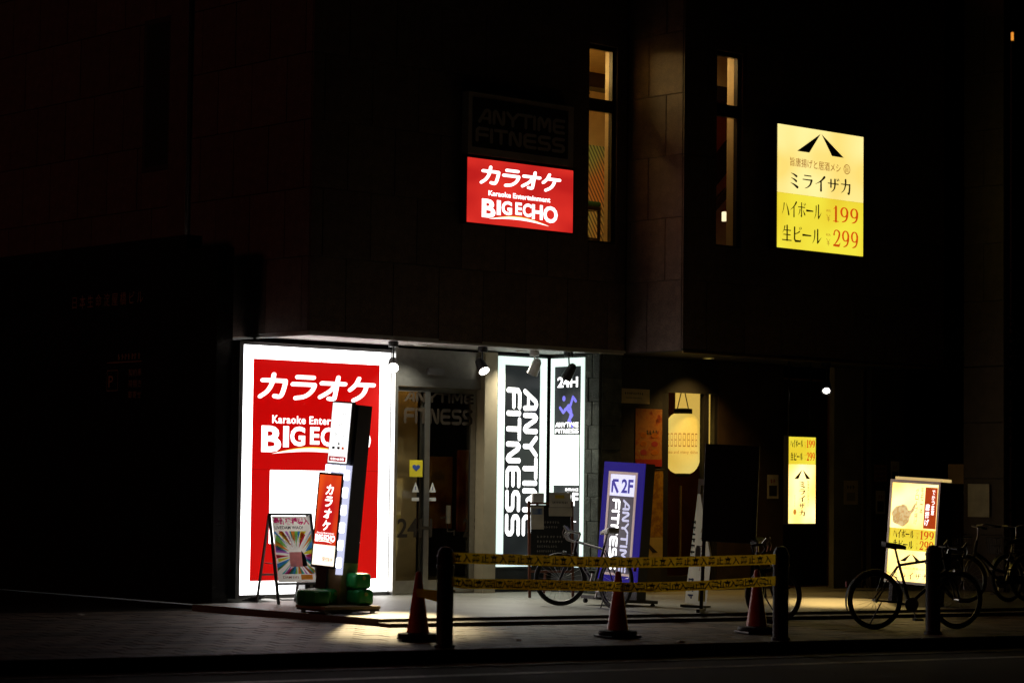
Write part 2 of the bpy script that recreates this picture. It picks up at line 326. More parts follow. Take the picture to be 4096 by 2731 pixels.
mat('ink', (.02, .018, .02), .7)
mat('ink_red', (.4, .03, .03), .6); mat('ink_pink', (.45, .03, .16), .6); mat('ink_blue', (.04, .09, .4), .6)
mat('chalk', (.28, .27, .25), .8)
mat('rubber', (.014, .014, .014), .7, bump=.2); mat('chrome', (.38, .37, .36), .3, metal=1.); mat('cone_red', (.78, .11, .025), .42, var=.25, scale=5)
mat('green_plastic', (.025, .38, .08), .35, var=.25, scale=5)
mat('plastic_grey', (.2, .2, .21), .4); mat('white_plastic', (.7, .7, .68), .4); mat('silver', (.5, .47, .4), .35, metal=.7)
mat('blue_face', (.01, .008, .09), .7, spec=.08, em=(.035, .022, .3), ems=.5)
mat('film', (.035, .026, .018), .8, spec=.1)
GLASS = glass('window_glass'); GLASS_D = glass('door_glass', (.82, .82, .8))
mat('white_box', (.6, .6, .6), .4, var=.02, em=(1., 1., .98), ems=4.6)
mat('white_letter', (.6, .6, .6), .4, var=.02, em=(1., 1., .98), ems=2.2)
mat('red_box', (.3, .01, .01), .4, var=.02, em=(.53, .0, .0), ems=1.0)
mat('red_wall_box', (.3, .02, .02), .4, em=(.74, .03, .02), ems=1., emvar=((1.2, 1, 2.2), (.52, .014, .012)))
mat('yellow_led', (.5, .4, .1), .4, em=(1., .72, .05), ems=1.)
mat('fit_white', (.6, .6, .6), .4, em=(.78, .98, .88), ems=1.05)
mat('fit_dark', (.01, .01, .011), .3, spec=.25, em=(.016, .02, .02), ems=1., emvar=((1.5, 1.5, 1.1), (.003, .003, .004)))
mat('fit_glow', (.5, .5, .5), .4, em=(.85, 1., .86), ems=1.6, emvar=((3, 3, 2), (.6, .8, .6)))
mat('runner', (.1, .1, .4), .4, em=(.17, .15, .78), ems=1.)
mat('cream_box', (.5, .45, .3), .4, em=(.98, .84, .33), ems=1.1, emvar=((1.1, 1, 1.2), (.92, .68, .17)))
mat('yellow_box', (.5, .4, .1), .4, em=(.92, .8, .055), ems=1., emvar=((1.1, 1, 1.4), (.84, .62, .03)))
mat('cream_hot', (.5, .45, .3), .4, em=(1., .78, .3), ems=2.2, emvar=((2.2, 2, 1.6), (.85, .5, .09)))
mat('brown_ink', (.05, .03, .01), .6); mat('rust_ink', (.35, .09, .02), .6, em=(.6, .07, .004), ems=.95); mat('rust_light', (.5, .22, .05), .6, em=(.42, .16, .02), ems=.6)
mat('led_cool', (.6, .6, .6), .4, em=(.82, .86, 1.), ems=4.5); mat('led_dim', (.05, .05, .08), .4, em=(.7, .73, 1.), ems=.9)
mat('lamp_face', (.8, .8, .8), .4, em=(1., .95, .85), ems=14.)
mat('lamp_warm', (.8, .7, .5), .4, em=(1., .66, .2), ems=3.)
mat('down_warm', (.8, .7, .3), .4, em=(1., .75, .12), ems=1.5)
mat('down_dim', (.7, .7, .65), .3, em=(.9, .9, .8), ems=.7)
for k_ in ('white_letter', 'yellow_led', 'rust_ink', 'rust_light', 'runner', 'blue_face', 'fit_dark', 'lamp_face', 'down_dim', 'down_warm'): MATS[k_].cycles.emission_sampling = 'NONE'
# ================================================================== ground, road, kerb, pavement, terrace
K0 = Vector((-.79, 23.39, 0))
def KW(a, b, z=0.): return K0 + Wd*a + Wn*b + Vector((0, 0, z))     # a along the kerb, b away from the road
road = MB().add([(-400, -300, -.13), (400, -300, -.13), (400, 600, -.13), (-400, 600, -.13)], [(0, 1, 2, 3)]).build('road', 'asphalt'); struct(road)
sw = MB().prism([KW(a, b).xy[:] for a, b in ((-60, .18), (80, .18), (80, 60), (-60, 60))], -.125, -.032).build('pavement', 'paver_joint'); struct(sw)
kb = bpy.data.objects.new('kerb', None); COL.objects.link(kb); struct(kb); kb.matrix_world = Matrix.Translation(KW(0, 0)) @ Matrix.Rotation(WA, 4, 'Z')
ks_me = None
for i in range(-14, 22):
    if ks_me is None:
        ks = MB().box((0, 0, -.13), (.992, .176, .004)).build('kerb_stone', 'kerb', kb, bevel=.015); ks_me = ks.data
    else: ks = bpy.data.objects.new('kerb_stone', ks_me); COL.objects.link(ks); ks.parent = kb
    ks.location = (i*1.0, 0, 0)
gut = MB().prism([(-40, -.5), (60, -.5), (60, -.012), (-40, -.012)], -.128, -.122).build('gutter', 'kerb'); gut.matrix_world = kb.matrix_world; struct(gut)
ln = MB()
for a in (-30,): ln.prism([(a, -1.42), (a+70, -1.42), (a+70, -1.27), (a, -1.27)], -.1265, -.126)
ln = ln.build('edge_line', 'paint_white'); ln.matrix_world = kb.matrix_world @ Matrix.Rotation(radians(1.6), 4, 'Z'); struct(ln)
# pavers, laid along the kerb; the nearest three hundred in view one by one
PS = .3; paver_me = None; pv_rest = MB(); pv = []
for j in range(0, 24):
    for i in range(-30, 48):
        off = .5*PS if j % 2 else 0.
        c = KW(i*PS+off+PS/2, .19+j*PS+PS/2)
        if -8 < c.x < 9 : pv.append((c.y + .02*abs(c.x), c, i, j))
def inview(c): return abs(c.x/c.y) < .212
def under_terrace(c):
    q = c - Vector((-1.45, 27.35, 0)); return q.dot(Vector((-sin(WA), cos(WA), 0))) > .18 and (q.dot(U) > .2)
near = sorted([p for p in pv if inview(p[1]) and not under_terrace(p[1]) and p[1].x > -5.2], key=lambda p: p[0])[:300]; nearset = {(p[2], p[3]) for p in near}
pw, h_ = PS-.008, .03
for d, c, i, j in pv:
    if under_terrace(c): continue
    zz = random.uniform(-.0025, .0015)
    if (i, j) in nearset:
        if paver_me is None: pm = MB().box((-pw/2, -pw/2, -h_), (pw/2, pw/2, 0)); po = pm.build('paver', 'paver', sw, bevel=.006, seg=1); paver_me = po.data
        else: po = bpy.data.objects.new('paver', paver_me); COL.objects.link(po); po.parent = sw
        po.location = c + Vector((0, 0, zz)); po.rotation_euler = (random.uniform(-.004, .004), random.uniform(-.004, .004), WA)
    else:
        q = [c+Wd*(sx*pw/2)+Wn*(sy*pw/2) for sx, sy in ((-1,-1),(1,-1),(1,1),(-1,1))]
        pv_rest.prism([(p.x, p.y) for p in q], -.03, zz)
stuff(pv_rest.build('paver_field', 'paver', sw))
P0 = Vector((-1.45, 27.35, 0)); TP = [P0, P0+Wd*22, P0+Wd*22+V*10, P0+V*12+U*4, P0+V*3.7+U*1.3, P0+V*3.7]
ter = MB().prism([(p.x, p.y) for p in TP], -.02, .08).build('entrance_terrace', 'terrace', bevel=.012); struct(ter)
te = MB()
for k in range(22):
    a = P0+Wd*(k*1.0-.03)-Wn*.33; b = a+Wd*.99; te.prism([(p.x, p.y) for p in (a, b, b+Wn*.315, a+Wn*.315)], -.02, .042+.001*(k % 2))
teo = te.build('terrace_edge', 'kerb'); struct(teo)
# ================================================================== the building
B = thing('office_building', 'dark granite-clad office block with stepped upper floors over lit shop fronts', 'building', O, A)
ZS, ZT = 3.49, 9.4            # soffit level, top of what is built
S1, T2, S3 = 5.62, -1.13, 11.4  # first step, front of the second volume, third volume
ROWS = [3.49, 4.48, 5.36, 6.24, 7.105, 7.98, 8.85, ZT]
panel_cache = {}
def panels(wall, frame, length, openings=(), width=.78, start=0., stone='granite'):
    # frame(x, z) -> local point & outward y is -; panels are thin boxes in wall-local coordinates
    for r in range(len(ROWS)-1):
        z0, z1 = ROWS[r]+.004, ROWS[r+1]-.004; off = start - (width*.5 if r % 2 else 0)
        x = off
        while x < length:
            a, b = max(x, 0)+.004, min(x+width, length)-.004; x += width
            if b-a < .05: continue
            segs = [(a, b, z0, z1)]
            for (o0, o1, p0, p1) in openings:
                ns = []
                for (a_, b_, c_, d_) in segs:
                    if b_ <= o0 or a_ >= o1 or d_ <= p0 or c_ >= p1: ns.append((a_, b_, c_, d_)); continue
                    if a_ < o0: ns.append((a_, o0, c_, d_))
                    if b_ > o1: ns.append((o1, b_, c_, d_))
                    aa, bb = max(a_, o0), min(b_, o1)
                    if c_ < p0: ns.append((aa, bb, c_, p0))
                    if d_ > p1: ns.append((aa, bb, p1, d_))
                segs = ns
            for (a_, b_, c_, d_) in segs:
                if b_-a_ < .03 or d_-c_ < .03: continue
                key = (round(b_-a_, 3), round(d_-c_, 3), stone)
                if key not in panel_cache:
                    o = MB().box((0, -.025, 0), (key[0], 0, key[1])).build('cladding_panel', stone, wall, bevel=.003, seg=1); panel_cache[key] = o.data
                else: o = bpy.data.objects.new('cladding_panel', panel_cache[key]); COL.objects.link(o); o.parent = wall
                o.matrix_local = frame @ Matrix.Translation((a_, random.uniform(-.003, .001), c_))
def wall_box(name, a, b, m='backing'): return MB().box(a, b).build(name, m, B)
# first volume front (t = 0), opening for the slit window
W_A = (4.86, 5.41, 5.02, 7.85)
w1 = MB()
w1.box((.03, .03, ZS), (4.86, .2, ZT)); w1.box((5.41, .03, ZS), (S1-.01, .2, ZT)); w1.box((4.86, .03, ZS), (5.41, .2, 5.02)); w1.box((4.86, .03, 7.85), (5.41, .2, ZT))
w1 = w1.build('front_wall', 'backing', B); panels(w1, Matrix.Translation((0, .027, 0)), S1-.01, [W_A], start=-.2)
# left side wall (s = 0)
wl = MB().box((.03, .302, ZS), (.3, 12, ZT)).build('side_wall', 'backing', B)
panels(wl, Matrix.Translation((.027, 12.0, 0)) @ Matrix.Rotation(-pi/2, 4, 'Z'), 11.97, [(12-3.96, 12-3.26, 5.88, 8.02)], start=.12)
MB().box((-.07, 2.76, 4.6), (-.003, 3.2, ZT)).build('pilaster', 'granite', B, bevel=.01)
sw_ = MB().box((-.0, 3.265, 5.885), (.02, 3.955, 8.015)).build('slit_window', 'black_paint', B)
MB().box((-.006, 3.33, 5.95), (-.002, 3.89, 7.95)).build('pane', GLASS, sw_)
# second volume: side (s = S1, between t = T2 and 0) and front (t = T2)
w2 = MB().box((S1+.03, T2+.03, ZS), (S1+.3, .2, ZT)).build('pier_wall', 'backing', B)
panels(w2, Matrix.Translation((S1+.027, .0, 0)) @ Matrix.Rotation(-pi/2, 4, 'Z'), -T2-.03, [], width=.7, start=-.28)
W_B = (6.28, 6.81, 4.99, 7.79)
w3 = MB(); L2 = S3-S1
w3.box((S1+.301, T2+.03, ZS), (6.28, T2+.2, ZT)); w3.box((6.81, T2+.03, ZS), (S3, T2+.2, ZT)); w3.box((6.28, T2+.03, ZS), (6.81, T2+.2, 4.99)); w3.box((6.28, T2+.03, 7.79), (6.81, T2+.2, ZT))
w3 = w3.build('front_wall', 'backing', B); panels(w3, Matrix.Translation((S1, T2+.027, 0)), L2, [(W_B[0]-S1, W_B[1]-S1, W_B[2], W_B[3])], start=-.3)
# third volume: side face down to the ground, front out of sight to the right
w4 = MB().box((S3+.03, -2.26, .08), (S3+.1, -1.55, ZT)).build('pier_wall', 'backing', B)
panels(w4, Matrix.Translation((S3+.027, -1.5, 0)) @ Matrix.Rotation(-pi/2, 4, 'Z'), .76, [], width=.76, stone='shaded_granite')
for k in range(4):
    o = MB().box((S3, -2.26, .085+k*.85), (S3+.025, -1.5, .085+k*.85+.842)).build('cladding_panel', 'shaded_granite', w4, bevel=.003, seg=1)
# soffits with pale edge trims
sf = MB().box((.0, .0, ZS-.006), (S1-.002, 1.3, ZS+.03)).build('soffit', 'soffit', B)
MB().box((-.012, -.012, ZS-.03), (S1-.05, .012, ZS-.008)).build('edge_trim', 'trim', sf)
MB().box((-.012, .013, ZS-.03), (.012, 1.2, ZS-.008)).build('edge_trim', 'trim', sf)
sf2 = MB().box((S1+.002, T2, ZS-.006), (S3, .6, ZS+.03)).build('soffit', 'dark_wall', B)
MB().box((S1+.002, T2-.012, ZS-.035), (S3, T2+.012, ZS-.008)).build('edge_trim', 'brass', sf2)
for (s, t, m) in ((2.44, .74, 'down_dim'), (4.29, .73, 'down_dim'), (7.15, -.16, 'down_warm')):
    d = MB().lathe([(.0, -.004), (.07, -.004)], (s, t, ZS-.012), 20).build('downlight', m, B)
    MB().lathe([(.07, -.012), (.088, -.014), (.09, 0)], (s, t, ZS-.008), 20).build('downlight_ring', 'trim', d)
    if m:
        ld = bpy.data.lights.new('beam', 'SPOT'); ld.energy = 170 if m == 'down_warm' else 170; ld.spot_size = radians(120); ld.spot_blend = 1.; ld.color = (1, .6, .16) if m == 'down_warm' else (1., .96, .78); ld.shadow_soft_size = .06
        lo = bpy.data.objects.new('beam', ld); COL.objects.link(lo); lo.parent = d; lo.location = (s, t, ZS-.03)
# upper rooms seen through the slit windows
def window(name, op, t, jamb_m, room_m, deep):
    s0, s1, z0, z1 = op; zm = 6.94 if t == 0 else 6.9
    f = MB(); y0, y1 = t+.06, t+.13
    f.box((s0, y0, z0), (s0+.035, y1, z1)); f.box((s1-.05, y0, z0), (s1, y1, z1)); f.box((s0+.035, y0, z0), (s1-.05, y1, z0+.04)); f.box((s0+.035, y0, z1-.06), (s1-.05, y1, z1)); f.box((s0+.035, y0, zm-.035), (s1-.05, y1, zm+.14))
    f = f.build('window_frame', 'black_paint', B)
    MB().box((s0+.036, t+.09, z0+.041), (s1-.051, t+.096, zm-.036)).build('pane', GLASS, f)
    MB().box((s0+.036, t+.09, zm+.141), (s1-.051, t+.096, z1-.061)).build('pane', GLASS, f)
    MB().box((s1-.05, t+.132, z0), (s1-.02, t+(.205 if t == 0 else .26), z1)).build('window_reveal', jamb_m, f)
    r = MB()   # room shell open towards the window
    a, b, c, d, e, g_ = s0-.3, s1+(3.8 if t == 0 else 2.6), t+.215, t+.215+deep, z0-.5, z1+.35
    r.add([(a,d,e),(b,d,e),(b,d,g_),(a,d,g_)], [(0,1,2,3)]); r.add([(b,c+.01,e),(b,d,e),(b,d,g_),(b,c+.01,g_)], [(0,1,2,3)]); r.add([(a,c,e),(a,d,e),(a,d,g_),(a,c,g_)], [(3,2,1,0)])
    r.add([(a,c,e),(b,c,e),(b,d,e),(a,d,e)], [(0,1,2,3)]); r.add([(a,c,g_),(b,c,g_),(b,d,g_),(a,d,g_)], [(3,2,1,0)]); r.add([(s1,c,e),(b,c,e),(b,c,g_),(s1,c,g_)], [(0,1,2,3)])
    return f, r.build('room', room_m, B)
mat('room_cream', (.62, .47, .25), .8, var=.1); mat('room_red', (.16, .02, .008), .8, var=.3, scale=2)
# striped wall paper of the cream room
sm = bpy.data.materials.new('striped_paper'); sm.use_nodes = True; n = sm.node_tree.nodes; l = sm.node_tree.links
tc = n.new('ShaderNodeTexCoord'); mp = n.new('ShaderNodeMapping'); mp.inputs['Rotation'].default_value = (0, radians(32), 0); l.new(tc.outputs['Object'], mp.inputs[0])
wv = n.new('ShaderNodeTexWave'); wv.inputs['Scale'].default_value = 5.2; wv.inputs['Distortion'].default_value = .3; l.new(mp.outputs[0], wv.inputs[0])
rp = n.new('ShaderNodeValToRGB'); rp.color_ramp.elements[0].position = .45; rp.color_ramp.elements[1].position = .55; rp.color_ramp.elements[0].color = (.2, .17, .13, 1); rp.color_ramp.elements[1].color = (.85, .68, .45, 1)
nz = n.new('ShaderNodeTexNoise'); nz.inputs['Scale'].default_value = .9; l.new(tc.outputs['Object'], nz.inputs['Vector'])
r2 = n.new('ShaderNodeValToRGB'); r2.color_ramp.elements[0].position = .4; r2.color_ramp.elements[1].position = .6; r2.color_ramp.elements[0].color = (.55, 1, .8, 1); r2.color_ramp.elements[1].color = (1, .62, .42, 1); l.new(nz.outputs['Fac'], r2.inputs[0])
mx = n.new('ShaderNodeVectorMath'); mx.operation = 'MULTIPLY'; l.new(wv.outputs['Fac'], rp.inputs[0]); l.new(rp.outputs[0], mx.inputs[0]); l.new(r2.outputs[0], mx.inputs[1]); l.new(mx.outputs[0], n['Principled BSDF'].inputs['Base Color'])
fA, rA = window('slit', W_A, 0., 'cream', 'room_cream', 3.2)
MB().box((5.3, 3.1, 4.9), (9.15, 3.15, 7.0)).build('striped_wallpaper', sm, B)
fB, rB = window('slit', W_B, T2, 'cream', 'room_red', 1.2)
for loc, e, nm, lab in (((4.95, 1.5, 7.95), 30., 'round ceiling lamp', 'round ceiling lamp in the cream room behind the slit window'), ((6.4, -.2, 7.9), 5.5, 'round ceiling lamp', 'round ceiling lamp in the red room behind the right slit window')):
    t = thing('ceiling_lamp', lab, 'lamp', BL(*loc), A)
    MB().lathe([(0, -.06), (.3, -.05), (.36, 0)], n=24).build('diffuser', mat('room_lamp_%g' % e, (.7, .6, .4), .5, em=(1., .62, .22), ems=e*4), t, True)
    MB().lathe([(.36, .0), (.38, .02), (.38, .06), (0, .06)], n=24).build('lamp_body', 'beige', t)
    t.location.z = loc[2]
MB().box((4.6, 1.2, 7.5), (7.5, 1.5, 7.72)).build('ceiling_duct', 'black_paint', B)
MB().cyl((4.7, .7, 7.62), (6.9, 2.2, 7.62), .035).build('ceiling_pipe', 'black_paint', B)
MB().box((6.3, -.2, 7.28), (9.3, .2, 7.5)).build('ceiling_duct', 'black_paint', B)
MB().beam((6.7, .1, 5.5), (8.9, .22, 7.5), .06, .34).build('stair_stringer', 'black_paint', B)
MB().beam((6.7, .12, 5.0), (8.9, .22, 6.9), .05, .12).build('stair_stringer', 'wood_dark', B)
# ------------------------------------------------------------------ ground floor: lobby door, stone pier, bar front
TD = 1.1
door = MB()
door.box((2.3, TD, 3.06), (3.84, TD+.12, 3.45)).build('door_header', 'steel', B)
MB().box((3.3, TD+.04, 1.05), (3.36, TD+.07, 1.3)).build('door_pull', 'steel', B)
ds = MB().box((2.86, TD-.05, 3.1), (3.14, TD-.002, 3.19)).build('door_sensor', 'plastic_grey', B)
rail = MB().box((2.3, TD-.012, 2.93), (3.84, TD+.1, 3.058)).build('door_rail', 'steel', B)
MB().box((2.268, TD-.05, .08), (2.32, TD+.1, 3.45)).build('door_post', 'steel', B)
MB().box((3.842, TD-.1, .08), (4.08, TD+.14, 3.46)).build('door_column', 'beige', B, bevel=.006)
MB().box((4.082, TD-.02, .08), (4.15, TD+.14, 3.46)).build('door_jamb', 'black_paint', B)
for (a, b_, y, nm) in ((2.33, 2.96, TD+.03, 'sliding_door'), (2.84, 3.83, TD+.075, 'sliding_door')):
    f = MB(); f.box((a, y, .1), (a+.05, y+.035, 2.925)); f.box((b_-.09, y, .1), (b_, y+.035, 2.925)); f.box((a+.05, y, .1), (b_-.09, y+.035, .27)); f.box((a+.05, y, 2.86), (b_-.09, y+.035, 2.925))
    f = f.build('sliding_door', 'steel', B)
    MB().box((a+.051, y+.012, .271), (b_-.091, y+.02, 2.859)).build('pane', GLASS_D, f)
lb = MB()      # lobby shell
a, b_, c, d, e, g_ = 2.1, 6.2, TD+.16, 5.2, .085, 3.4
lb.add([(a,d,e),(b_,d,e),(b_,d,g_),(a,d,g_)], [(0,1,2,3)]); lb.add([(b_,c,e),(b_,d,e),(b_,d,g_),(b_,c,g_)], [(0,1,2,3)]); lb.add([(a,c,e),(a,d,e),(a,d,g_),(a,c,g_)], [(3,2,1,0)])
lb.add([(a,c,g_),(b_,c,g_),(b_,d,g_),(a,d,g_)], [(3,2,1,0)]); lb.build('lobby_walls', 'dark_wall', B)
MB().box((2.6, TD+.45, .085), (3.08, TD+.5, 2.98)).build('lobby_partition', 'tan', B)
MB().box((4.15, TD+.1, .08), (5.3, TD+.14, 3.46)).build('lobby_wall', 'black_paint', B)
MB().box((4.2, 2.6, .95), (4.62, 2.65, 2.0)).build('lobby_board', print_art('lobby_art', [(.1, .03, .02), (.3, .1, .03), (.5, .3, .06), (.15, .1, .06)], 3, 0, 4), B)
MB().box((4.74, 2.6, .9), (5.2, 2.65, 2.1)).build('lobby_board', print_art('lobby_art_b', [(.1, .03, .02), (.4, .06, .03), (.5, .33, .1)], 3, 0, 9), B)
ll = thing('ceiling_lamp', 'small square lamp added unseen in the ceiling of the dim lobby behind the sliding door', 'lamp', BL(2.95, 1.4, 3.38), A)  # unseen lamp added to brighten the tan partition and the door
MB().box((-.12, -.12, 0), (.12, .12, .02)).build('lamp_body', 'beige', ll); MB().box((-.1, -.1, -.012), (.1, .1, -.002)).build('diffuser', mat('lobby_fill', (.7, .6, .4), .5, em=(1., .6, .18), ems=34.), ll)
gl = TD+.028    # film lettering on the door glass
glyphs('glass_lettering', 'ANYTIME', (2.5, 3.76, 2.72, 2.86), gl+.012, 'film', B)
glyphs('glass_lettering', 'FITNESS', (2.5, 3.74, 2.42, 2.64), gl+.012, 'film', B)
text('glass_lettering', '24H', (2.4, 3.02, .86, 1.12), gl-.002, MATS['film'], B, bold=.02)
text('glass_lettering', '2F', (3.62, 3.84, .86, 1.12), gl+.05, MATS['film'], B, bold=.02)
b2 = MB()
for x0, x1, z0, z1 in ((3.2, 3.34, 1.12, 1.14), (3.32, 3.34, .93, 1.12), (3.34, 3.46, .93, .95), (3.44, 3.46, .88, .93)): b2.rect(x0, x1, z0, z1, gl+.04)
b2.build('stair_symbol', 'film', B)
# split-faced stone pier: each block a piece
pier = MB().box((5.19, .09, .08), (5.6, 1.05, 3.47)).build('stone_pier', 'backing', B)
for k in range(10):
    z0 = .085+k*.338
    for (y0, y1) in (((.06, .2), (.205, .345)) if k % 2 else ((.06, .275), (.28, .345))):
        pr = random.uniform(.0, .018); MB().box((5.165-pr, y0-(pr if y0 < .1 else 0), z0), (5.21, y1, z0+.3365)).build('stone_block', 'rough_stone', pier, bevel=.008, seg=1)
    MB().box((5.212, .06-random.uniform(0, .018), z0), (5.6, .1, z0+.3365)).build('stone_block', 'rough_stone', pier, bevel=.008, seg=1)
# bar front at t = .25
TB = .25
MB().box((5.61, TB, .08), (6.62, TB+.12, 3.46)).build('bar_wall', 'dark_wall', B)
MB().box((7.8, TB, .08), (9.25, TB+.12, 3.46)).build('bar_wall', 'wood_dark', B)
MB().box((6.62, TB, 2.98), (7.8, TB+.12, 3.46)).build('bar_lintel', 'black_paint', B)
bd = MB(); bd.box((6.62, TB+.01, .08), (6.76, TB+.1, 2.978)); bd.box((7.51, TB+.01, .08), (7.61, TB+.1, 2.978)); bd.box((7.73, TB+.01, .08), (7.8, TB+.1, 2.978)); bd.box((6.76, TB+.01, .08), (7.51, TB+.1, .3))
bd = bd.build('bar_door_frame', 'black_paint', B); MB().box((6.761, TB+.05, .301), (7.509, TB+.058, 2.977)).build('pane', GLASS, bd); MB().box((7.611, TB+.05, .085), (7.729, TB+.058, 2.977)).build('pane', GLASS, bd)
MB().cyl((6.95, TB-.06, .55), (6.95, TB-.06, 1.62), .022).build('door_pull', 'brass', bd)
bi = MB(); a, b_, c, d, e, g_ = 6.0, 11.0, TB+.2, 3.4, .085, 3.3
bi.add([(a,d,e),(b_,d,e),(b_,d,g_),(a,d,g_)], [(0,1,2,3)]); bi.add([(b_,c,e),(b_,d,e),(b_,d,g_),(b_,c,g_)], [(0,1,2,3)]); bi.add([(a,c,g_),(b_,c,g_),(b_,d,g_),(a,d,g_)], [(3,2,1,0)]); bi.add([(a,c,e),(b_,c,e),(b_,d,e),(a,d,e)], [(0,1,2,3)])
bi.build('bar_room', 'wood_red', B)
MB().box((8.36, 1.62, 2.25), (9.7, 1.7, 3.15)).build('shoji_screen', mat('shoji', (.6, .45, .2), .7, em=(1., .62, .12), ems=.75), B)
MB().box((7.0, 1.9, .09), (7.25, 2.0, 2.4)).build('bar_post', 'wood_red', B)
bl_ = thing('ceiling_lamp', 'amber ceiling lamp inside the bar behind the paper lantern', 'lamp', BL(7.6, 1.3, 3.2), A)
MB().lathe([(0, -.05), (.12, -.04), (.14, 0)], n=16).build('diffuser', mat('bar_lamp', (.7, .5, .2), .5, em=(1., .5, .11), ems=14.), bl_, True); MB().lathe([(.14, 0), (.15, .02), (0, .03)], n=16).build('lamp_body', 'brass', bl_)
# right of the bar door: recess with a plaster return wall
MB().box((9.25, .9, .08), (11.7, 1.0, 3.46)).build('recess_wall', 'dark_wall', B)
MB().box((9.9, -.2, .08), (10.55, -.1, 3.46)).build('plaster_wall', mat('plaster', (.16, .15, .12), .8, var=.3, scale=3), B)
MB().box((10.55, -.215, .08), (10.585, -.08, 3.46)).build('corner_strip', 'brass', B)
MB().box((10.6, -.35, .08), (11.4, -.25, 3.46)).build('bar_wall', 'dark_wall', B)
# far left: black granite wall that carries the building name
GW = thing('granite_name_wall', 'polished black granite wall with the building name in metal letters', 'wall', BL(-.3, 0, 0), A)
gw = MB(); gw.box((-.25, 1.25, 0), (0, 1.985, 4.64)); gw.box((-.25, 1.99, 0), (.0, 9, 4.84))
gw = gw.build('wall_slab', 'black_granite', GW)
gm = mat('letter_bronze', (.6, .42, .24), .5)
def onleft(t0, t1, z0, z1): # map box on the -x face: u runs from far (t1) to near (t0)
    return lambda x, z: (-.256, t1-(x)*(t1-t0), z0+z*(z1-z0))
text('name_lettering', '日本生命淀屋橋ビル', (0, 1, 0, 1), 0, gm, GW, space=1.5, tr=onleft(3.0, 4.8, 3.98, 4.16))
text('parking_letter', 'P', (0, 1, 0, 1), 0, gm, GW, bold=.01, tr=onleft(3.7, 3.82, 2.86, 3.02))
bb = MB()
for (t0, t1, z0, z1) in ((3.58, 3.86, 3.085, 3.095), (3.58, 3.86, 2.81, 2.82), (3.58, 3.588, 2.82, 3.085), (3.852, 3.86, 2.82, 3.085), (3.0, 3.86, 3.19, 3.205)): bb.add([(-.256, t1, z0), (-.256, t0, z0), (-.256, t0, z1), (-.256, t1, z1)], [(0, 1, 2, 3)])
bb.build('parking_border', gm, GW)
for k, s_ in enumerate(('契約車', '荷捌き', '車寄せ')): text('parking_lettering', s_, (0, 1, 0, 1), 0, gm, GW, tr=onleft(3.0, 3.32, 3.0-k*.15, 3.1-k*.15))
scribble('parking_lettering', (0, 1, 0, 1), 0, gm, GW, 7, 3, tr=onleft(3.02, 3.6, 3.23, 3.31))
# ================================================================== wall and shop signs
def echo_logo(p, x0, x1, zt, hgt, y, mw, small=None, ms=None, swoosh=True):
    w = x1-x0; k = hgt/188.
    for ch, a, b_, bot in (('B', 0, 128, 188), ('I', 141, 178, 150), ('G', 187, 285, 141), ('E', 318, 380, 126), ('C', 389, 473, 138), ('H', 479, 583, 152), ('O', 590, 730, 175)):
        text('logo_letter', ch, (x0+a/730*w, x0+b_/730*w, zt-bot*k, zt), y, mw, p, bold=.035 if ch != 'I' else .05)
    if swoosh:
        top, bot_, ye = [], [], []
        for i in range(25):
            f = i/24; x = x0+w*(.09+.8*f); arch = sin(pi*f); th = hgt*.16*arch
            zb = zt-hgt*1.06+arch*hgt*.14 - hgt*.06*f
            bot_.append((x, zb)); top.append((x, zb+th*.8)); ye.append((x, zb+th*1.12))
        b = MB()
        for i in range(24): b.flat([bot_[i], bot_[i+1], top[i+1], top[i]], y)
        b.build('logo_swoosh', mw, p)
        b = MB()
        for i in range(24): b.flat([top[i], top[i+1], ye[i+1], ye[i]], y)
        b.build('logo_swoosh_edge', 'yellow_led', p)
KARA = ['KA', 'RA', 'O', 'KE']
# big karaoke light box standing under the soffit
t = thing('karaoke_light_box', 'tall red and white karaoke light box standing beside the sliding door', 'light sign', BL(-.24, 1.17, .08), A)
f = MB(); f.box((-.02, -.03, 0), (.045, .2, 3.34)); f.box((2.505, -.03, 0), (2.56, .2, 3.34)); f.box((.045, -.03, 0), (2.505, .2, .05)); f.box((.045, -.03, 3.295), (2.505, .2, 3.34)); f.build('frame', 'plastic_grey', t)
MB().box((.046, -.01, .051), (2.504, .15, 3.294)).build('white_face', 'white_box', t)
MB().rect(.213, 2.32, .225, 3.12, -.012).build('red_panel', 'red_box', t)
MB().rect(.51, 2.02, .71, 1.67, -.014).build('white_panel', 'white_box', t)
MB().rect(.213, 2.32, 1.673, 1.679, -.0145).build('seam', mat('seam_red', (.1, 0, 0), .5, em=(.36, 0, 0), ems=1), t)
glyphs('karaoke_lettering', KARA, (.29, 2.25, 2.6, 2.95), -.014, 'white_letter', t, shear=.16, gap=.12)
text('tagline', 'Karaoke Entertainment', (.53, 2.08, 2.285, 2.39), -.014, MATS['white_letter'], t, bold=.02, space=1.1)
echo_logo(t, .36, 2.18, 2.25, .345, -.014, MATS['white_letter'])
text('floor_lettering', 'B1F', (.96, 1.62, .37, .58), -.014, MATS['white_letter'], t, bold=.04)
